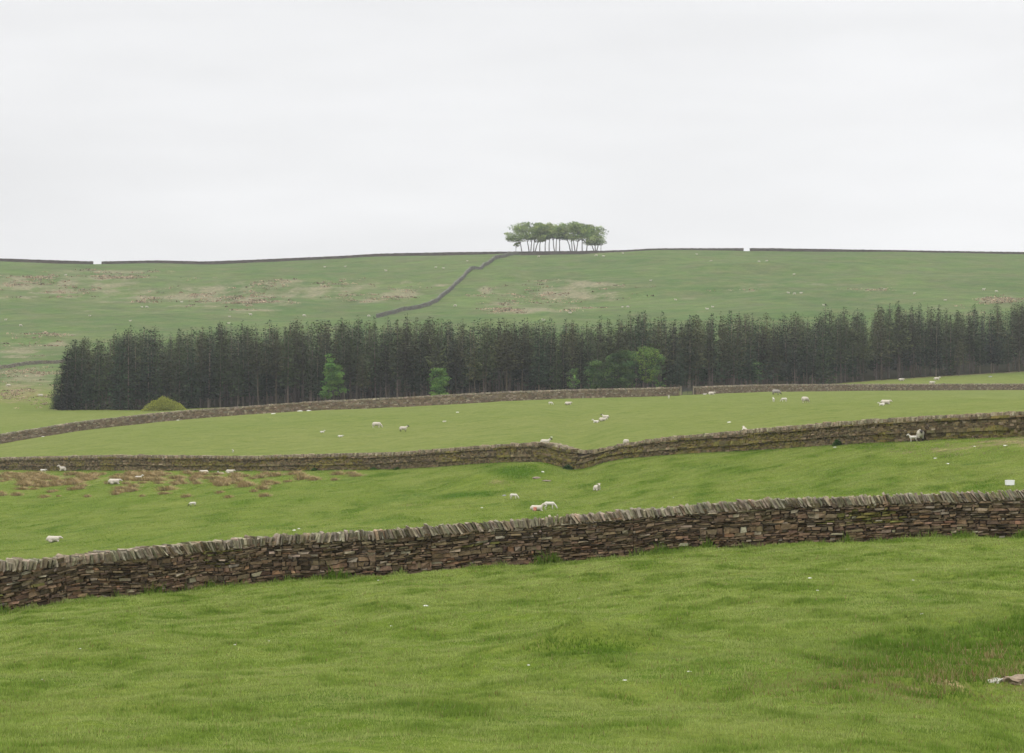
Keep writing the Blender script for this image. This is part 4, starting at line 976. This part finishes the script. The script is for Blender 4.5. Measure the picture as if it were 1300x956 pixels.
# white tub behind the nearest wall
def tub():
    m, N_, L_, Pp = nodes_of('tub_plastic'); Pp.inputs['Roughness'].default_value = .5
    L_.new(mixc(N_, L_, tex_noise(N_, L_, 5.0, 4), (.70, .70, .70), (.82, .82, .81)), Pp.inputs['Base Color'])
    x, y, z = unproject(1281.5, 615.8, 110, 155); s = y / F; W, Hh = 10.5 * s, 6.6 * s; dd = W * .7
    root = empty('feed_tub', (x, y, z - .01), .12); tag(root, 'white rectangular feed tub on the grass behind the nearest wall, right edge', 'feed tub')
    bm = bmesh.new()
    def ring(z_, k): return [bm.verts.new((sx * W / 2 * k, sy * dd / 2 * k, z_)) for sx, sy in ((-1, -1), (1, -1), (1, 1), (-1, 1))]
    rs = [ring(0, .97), ring(Hh * .9, .99), ring(Hh, .99), ring(Hh, .92), ring(Hh * .25, .90)]
    bm.faces.new(rs[0][::-1])
    for a, b in zip(rs, rs[1:]):
        for i in range(4): bm.faces.new((a[i], a[(i + 1) % 4], b[(i + 1) % 4], b[i]))
    bm.faces.new(rs[-1])
    bmesh.ops.bevel(bm, geom=bm.edges[:], offset=.008, segments=2, affect='EDGES')
    me = bpy.data.meshes.new('shell'); bm.to_mesh(me); bm.free(); me.materials.append(m); link('shell', me, root)
    k = 1.02
    lo = np.array([-W / 2 * k, -dd / 2 * k, Hh * .82]); hi = np.array([W / 2 * k, dd / 2 * k, Hh * .92]); t_ = .012
    b = Buf()
    for l_, h_ in (((lo[0], lo[1], lo[2]), (hi[0], lo[1] + t_, hi[2])), ((lo[0], hi[1] - t_, lo[2]), (hi[0], hi[1], hi[2])), ((lo[0], lo[1] + t_, lo[2]), (lo[0] + t_, hi[1] - t_, hi[2])), ((hi[0] - t_, lo[1] + t_, lo[2]), (hi[0], hi[1] - t_, hi[2]))):
        b.add(np.array(l_) + BOXV * (np.array(h_) - np.array(l_)), BOXF, (.7, .7, .7))
    link('rim', b.mesh('rim', m), root)
tub()

# ------------------------------------------------------------------ sheep
def mat_plain(name, a, b, sc, rough=.95):
    m, N_, L_, Pp = nodes_of(name); Pp.inputs['Roughness'].default_value = rough; Pp.inputs['Specular IOR Level'].default_value = .1
    t = N_.new('ShaderNodeTexCoord')
    L_.new(mixc(N_, L_, tex_noise(N_, L_, sc, 4, .6, t.outputs['Object']), a, b), Pp.inputs['Base Color']); return m
FLEECE = mat_plain('fleece', (.34, .30, .235), (.60, .55, .47), 9.0)
FLEECE_W = mat_plain('fleece_white', (.44, .41, .35), (.66, .62, .55), 12.0)
FLEECE_G = mat_plain('fleece_grey', (.20, .18, .16), (.34, .31, .28), 9.0)
DARKF = mat_plain('dark_face', (.02, .018, .017), (.05, .045, .04), 20.0)
PALEF = mat_plain('pale_face', (.42, .36, .31), (.58, .52, .46), 20.0)
MARK = mat_plain('red_marker', (.42, .13, .08), (.55, .25, .17), 14.0)
def sheep_mesh(pose, lamb=False, face='dark', mark=False, grey=False, head_yaw=0.0):
    bm = bmesh.new(); zones = []
    def ell(c, r, zone):
        mt = Matrix.Translation(Vector(c)) @ Matrix.Diagonal((*r, 1)); bmesh.ops.create_icosphere(bm, subdivisions=3, radius=1, matrix=mt); zones.append((Vector(c), max(r), min(r), zone, Vector(r)))
    def limb(pts, zone):
        for (a, ra), (b, rb) in zip(pts, pts[1:]):
            a = Vector(a); b = Vector(b); n = max(2, int((b - a).length / (.5 * min(ra, rb))) + 1)
            for i in range(n + 1):
                t = i / n; bmesh.ops.create_icosphere(bm, subdivisions=2, radius=ra + (rb - ra) * t, matrix=Matrix.Translation(a.lerp(b, t)))
                r_ = ra + (rb - ra) * t; zones.append((a.lerp(b, t), r_, r_, zone, Vector((r_, r_, r_))))
    k = .78 if lamb else 1.0                       # slimmer trunk for a lamb
    lie = pose.startswith('lie'); dz = -.29 if lie else (.02 if lamb else -.05)
    zb = .57 + dz
    ell((0, 0, zb), (.46, .23 * k + (.04 if lie else 0), .235 * k), 0); ell((-.27, 0, zb + .01), (.25, .22 * k + (.05 if lie else 0), .235 * k), 0); ell((.27, 0, zb - .01), (.23, .20 * k + (.03 if lie else 0), .24 * k), 0)
    cy, sy = math.cos(head_yaw), math.sin(head_yaw)
    nb = Vector((.38, 0, zb + .08))
    def hd(dx, dy, dz_): return (nb.x + dx * cy - dy * sy, dx * sy + dy * cy, nb.z + dz_)
    hk = 1.1 if lamb else 1.0
    if pose == 'graze':
        g0 = .41 + (0 if not lamb else .05)
        limb([(hd(0, 0, -.02), .15 * k), (hd(.24, 0, -.26), .095 * k)], 0)
        limb([(hd(.26, 0, -.30), .085 * hk), (hd(.34, 0, -.42), .07 * hk), (hd(.40, 0, -g0 - .08), .048 * hk)], 1)
        for s in (-1, 1): limb([(hd(.25, s * .07, -.24), .03), (hd(.21, s * .17, -.27), .022)], 1)
    elif pose in ('lie_down', 'watch'):
        limb([(hd(0, 0, 0), .14 * k), (hd(.16, 0, .05), .10 * k)], 0); limb([(hd(.2, 0, .06), .09 * hk), (hd(.38, 0, -.04), .05 * hk)], 1)
        for s in (-1, 1): limb([(hd(.17, s * .07, .1), .028), (hd(.14, s * .17, .09), .02)], 1)
    else:
        limb([(hd(0, 0, 0), .15 * k), (hd(.19, 0, .19), .095 * k)], 0)
        limb([(hd(.22, 0, .25), .088 * hk), (hd(.34, 0, .20), .068 * hk), (hd(.43, 0, .13), .048 * hk)], 1)
        for s in (-1, 1): limb([(hd(.19, s * .07, .29), .03), (hd(.15, s * .18, .28), .022)], 1)
    fx, hx = .30, -.34; yy = .12 * k; lg = .35 + (.05 if lamb else 0)
    if not lie:
        for s, st in ((-1, .05), (1, -.05)):
            limb([((fx, s * yy, lg + .05), .075 * k), ((fx + .01, s * yy, lg * .62), .045)], 0)
            limb([((fx + .01, s * yy, lg * .6), .036), ((fx + st, s * yy, .23), .033), ((fx + st, s * yy, .04), .027), ((fx + st + .03, s * yy, .025), .03)], 2)
            limb([((hx, s * yy, lg + .08), .13 * k), ((hx + .08, s * (yy + .01), lg * .82), .075 * k)], 0)
            limb([((hx + .07, s * yy, lg * .78), .05), ((hx - .07 - st, s * yy, .25), .034), ((hx - .03 - st, s * yy, .04), .027), ((hx - st, s * yy, .025), .03)], 2)
    else:
        for s in (-1, 1):
            limb([((.34, s * .15, .14), .06), ((.50, s * .15, .06), .038), ((.36, s * .17, .035), .03)], 2)
            limb([((-.26, s * .2, .15), .11), ((-.08, s * .24, .07), .045)], 0); limb([((-.08, s * .24, .06), .034), ((-.26, s * .27, .035), .028)], 2)
    limb([((-.50, 0, zb + .05), .045), ((-.545, 0, zb - (.12 if lie else .2)), .035)], 0)
    me0 = bpy.data.meshes.new('tmp'); bm.to_mesh(me0); bm.free()
    ob = bpy.data.objects.new('tmp', me0); COL.objects.link(ob)
    md = ob.modifiers.new('r', 'REMESH'); md.mode = 'VOXEL'; md.voxel_size = .022
    sm = ob.modifiers.new('s', 'SMOOTH'); sm.factor = .5; sm.iterations = 2
    dg = bpy.context.evaluated_depsgraph_get(); me = bpy.data.meshes.new_from_object(ob.evaluated_get(dg))
    bpy.data.objects.remove(ob); bpy.data.meshes.remove(me0)
    nv = len(me.vertices); co = np.empty(nv * 3); me.vertices.foreach_get('co', co); co = co.reshape(-1, 3)
    Zc = np.array([z[0][:] for z in zones]); Zr = np.array([z[4][:] for z in zones]); Zi = np.array([z[3] for z in zones])
    npoly = len(me.polygons); pc = np.empty(npoly * 3); me.polygons.foreach_get('center', pc); pc = pc.reshape(-1, 3)
    best = np.full(npoly, 1e9); zi = np.zeros(npoly, int)
    for c, r_, z_ in zip(Zc, Zr, Zi):
        d = np.linalg.norm((pc - c) / r_, axis=1); ok = d < best; best[ok] = d[ok]; zi[ok] = z_
    # woolly surface
    no = np.empty(nv * 3); me.vertices.foreach_get('normal', no); no = no.reshape(-1, 3)
    amp = .014 if not lamb else .006
    wl = np.array([mnoise.noise(Vector(c) * 13) for c in co]); body = (co[:, 2] > (.12 if lie else .36)) & (co[:, 0] < .5)
    co = co + no * (wl * amp * body)[:, None]; me.vertices.foreach_set('co', co.ravel())
    fl = FLEECE_G if grey else (FLEECE_W if lamb else FLEECE); fm = {'dark': DARKF, 'pale': PALEF, 'white': FLEECE_W}[face]; lm = DARKF if face == 'dark' else PALEF
    me.materials.clear()
    for m in (fl, fm, lm if not lamb else fm, MARK): me.materials.append(m)
    if mark: zi[(zi == 0) & (pc[:, 0] < -.02) & (pc[:, 0] > -.3) & (pc[:, 1] < -.12) & (pc[:, 2] < .36)] = 3
    me.polygons.foreach_set('material_index', zi.astype(np.int32)); me.polygons.foreach_set('use_smooth', np.ones(npoly, dtype=bool))
    me.name = 'sheep'; return me
SH = {
 'watch_dark': sheep_mesh('watch', face='dark'),
 'stand_dark': sheep_mesh('stand', face='dark'), 'stand_pale': sheep_mesh('stand', face='pale'), 'stand_turn': sheep_mesh('stand', face='dark', head_yaw=-.9),
 'graze_dark': sheep_mesh('graze', face='dark'), 'graze_pale': sheep_mesh('graze', face='pale'), 'graze_grey': sheep_mesh('graze', face='dark', grey=True),
 'lie_dark': sheep_mesh('lie', face='dark'), 'lie_pale': sheep_mesh('lie', face='pale'), 'lie_mark': sheep_mesh('lie', face='pale', mark=True), 'lie_low': sheep_mesh('lie_down', face='pale'),
 'lamb_stand': sheep_mesh('stand', True, 'white'), 'lamb_graze': sheep_mesh('graze', True, 'white'), 'lamb_graze_dark': sheep_mesh('graze', True, 'dark'), 'lamb_lie': sheep_mesh('lie', True, 'white'), 'lamb_low': sheep_mesh('lie_down', True, 'white')}
def put_sheep(u, v, key, length, heading, label, dmin, dmax, group, y=None):
    """length in metres (1.0 = grown ewe), heading in degrees: 0 faces right, 180 left, -90 towards the camera"""
    if y is None: x, y, z = unproject(u, v, dmin, dmax)
    else: x = (u - 650) / F * y; z = hz(x, y)
    o = link('lamb' if key.startswith('lamb') else 'sheep', SH[key]); o.location = (x, y, z - .01); k_ = length * (.74 if key in ('lamb_graze', 'lamb_graze_dark') else .9); o.scale = (k_,) * 3; o.rotation_euler = (0, 0, math.radians(heading))
    return tag(o, label, 'lamb' if key.startswith('lamb') else 'sheep', group)
g = 'sheep and lambs in the middle field'
M2 = [(82, 597.6, 'lie_pale', 1.0, 175, 'sheep resting close under the middle wall at the left, facing left'), (55, 598.6, 'lamb_low', .6, 0, 'tiny lamb lying left of the sheep under the middle wall, far left'),
 (145, 615, 'lie_low', 1.05, 10, 'brownish white sheep lying among the rush tussocks on the left'), (176, 608, 'lamb_lie', .65, 5, 'lamb lying among the tussocks, right of the brownish white sheep'),
 (260, 601.5, 'lie_low', .75, 170, 'leftmost of three animals lying together under the middle wall'), (281, 602.5, 'lamb_lie', .5, 180, 'small lamb lying between two sheep under the middle wall'),
 (292, 601, 'lie_low', .75, 5, 'rightmost of three animals lying together under the middle wall'), (245, 643.3, 'lamb_graze_dark', .62, 200, 'lone lamb with a dark face grazing on open grass, left half of the middle field'),
 (68, 688.5, 'lie_low', .9, 5, 'sheep lying low just behind the nearest wall at the far left'), (652, 633.5, 'lamb_graze', .62, -15, 'standing lamb grazing rightwards, above and left of the lying ewe'),
 (681, 648.8, 'lie_mark', .74, 8, 'ewe lying with a red mark on her flank and her head up, facing right'), (697.5, 646.5, 'lamb_graze', .78, -8, 'lamb grazing directly right of the ewe with the red mark'),
 (758, 623, 'lie_pale', .78, -75, 'sheep lying alone in the middle field with its head raised, facing the camera'), (1159.5, 560, 'lamb_stand', .55, 170, 'lamb standing at the left side of the dark faced ewe by the middle wall'),
 (1168.5, 559, 'watch_dark', 1.05, -93, 'dark faced ewe standing against the middle wall and facing the camera')]
for u, v, k, ln, hd_, lab in M2: put_sheep(u, v, k, ln, hd_, lab, 100, tab(D2, u) - 1.1, g)
g = 'sheep and lambs in the upper field'
M3 = [(296, 575, 'lamb_stand', .42, -100, 'tiny lamb by itself just above the middle wall on the left'), (409, 549.5, 'lamb_lie', .52, 5, 'lamb lying in the upper field, upper left one of a loose pair'), (432, 555, 'lamb_low', .55, 10, 'lamb lying in the upper field, lower right one of a loose pair'),
 (478, 543.5, 'graze_pale', 1.08, 0, 'pale faced sheep in the upper field, left one of two grown sheep facing right'), (512, 548.2, 'stand_dark', .92, 0, 'dark faced sheep in the upper field, right one of two grown sheep facing right'),
 (564, 536, 'lamb_low', .4, 0, 'tiny lamb lying alone in the upper field, left of centre'), (699, 514, 'lamb_graze', .75, -20, 'lamb grazing near the far wall, left of a sheep lying with its lamb'),
 (721, 514, 'lie_low', .95, 20, 'sheep lying near the far wall, right of a grazing lamb'), (757, 537, 'lamb_lie', .68, 175, 'leftmost and lowest of three animals lying together in the upper field'), (765, 534.5, 'lie_low', .82, 5, 'middle one of three animals lying together in the upper field'),
 (769, 531, 'lie_dark', .80, 165, 'dark faced sheep, topmost of three animals lying together in the upper field'), (849, 506, 'lamb_stand', .6, 80, 'small lamb seen from behind below the far wall, left of the gateway'),
 (894.5, 501.4, 'lamb_low', .55, 10, 'small lamb lying beside a sheep by the far wall, right of the gateway'), (903, 501.2, 'lie_low', 1.1, -30, 'sheep lying at the foot of the far wall, right of the gateway'),
 (985, 501.5, 'graze_grey', 1.25, -10, 'grey sheep grazing near the far wall, above two lambs'), (982, 510.5, 'lamb_stand', .72, 95, 'lamb seen from behind below the grey sheep'), (995.5, 510.5, 'lamb_graze', .95, 150, 'lamb grazing right of the lamb seen from behind'),
 (1022, 511.5, 'graze_pale', 1.15, 40, 'large white sheep seen from behind, grazing right of the two lambs'), (1119.5, 515, 'lamb_lie', .62, 180, 'lamb lying lower left of a white sheep, right part of upper field'), (1124, 513.3, 'lie_low', 1.05, -10, 'white sheep with its head down beside a lamb, right part of upper field'),
 ]
for u, v, k, ln, hd_, lab in M3: put_sheep(u, v, k, ln, hd_, lab, tab(D2, u) + .5, tab(D4, u) - .5, g)
def behind(u, vtop, key, ln, hd_, lab, hgt):
    """animal just beyond the middle wall whose back shows over the coping: pick the distance where its back reaches the sight line"""
    for y in np.arange(float(tab(D2, u)) + 1.0, float(tab(D2, u)) + 60, .25):
        x = (u - 650) / F * y
        if hz(x, y) + hgt * ln >= y * float(slope(vtop)): break
    put_sheep(u, 0, key, ln, hd_, lab, 0, 0, g, y)
behind(692, 556.2, 'stand_dark', .85, 5, 'dark faced sheep showing over the middle wall just before its dip', .82)
behind(945, 541.0, 'stand_pale', .85, 95, 'white sheep seen from behind over the top of the middle wall', .80)
behind(795, 556, 'graze_pale', .8, 60, 'white sheep partly hidden behind the middle wall, right of its dip', .80)
for u, v, k, ln, hd_, lab in ((1144, 483.5, 'lie_low', 1.15, 0, 'white sheep lying beyond the far wall at the foot of the conifers, right'), (1183, 487.2, 'lie_low', 1.15, 5, 'sheep lying low just behind the far wall, right part'), (1189, 482.3, 'lie_pale', 1.2, -15, 'cream sheep lying on the green slope beyond the far wall, right part')):
    put_sheep(u, v, k, ln, hd_, lab, 560, 640, 'sheep on the slope beyond the far wall')
FARL = [(7, 407), (26, 414.5), (114, 401.5), (165, 408), (180, 391), (186, 391), (291, 402.5), (290, 411), (318, 401), (386, 402), (412, 339.5), (438, 339), (490, 345), (468, 402.5), (553, 340), (563, 341), (83, 350.5), (11, 491), (52, 503), (230, 384)]
FARR = [(684, 327), (757, 325.5), (766, 326), (791, 322), (885, 324), (903, 332), (964, 332.5), (826, 357), (858, 382), (797, 391), (790, 390.5), (898, 393), (905, 391), (578, 389.5), (593, 332), (1008, 349), (1001, 373), (1009, 374), (1017, 372.5), (1124, 368), (1249, 369), (1265, 371), (1200, 382), (1046, 388), (1161, 374), (974, 332), (724, 398), (690, 407)]
keys = ['stand_pale', 'graze_pale', 'lie_low', 'lie_pale']
for lst, lab, gr in ((FARL, 'distant white sheep on the far hillside, left of the diagonal wall', 'far sheep left of the diagonal wall'), (FARR, 'distant white sheep on the far hillside, right of the diagonal wall', 'far sheep right of the diagonal wall')):
    for i, (u, v) in enumerate(lst):
        low = v > 480
        put_sheep(u, v, keys[i % 4], rnd.uniform(.75, 1.05), rnd.choice([0, 180, 20, 160, -30]), ('white sheep on the rough pasture left of the conifers' if low else lab), 560, 1140, ('sheep on the rough pasture' if low else gr))
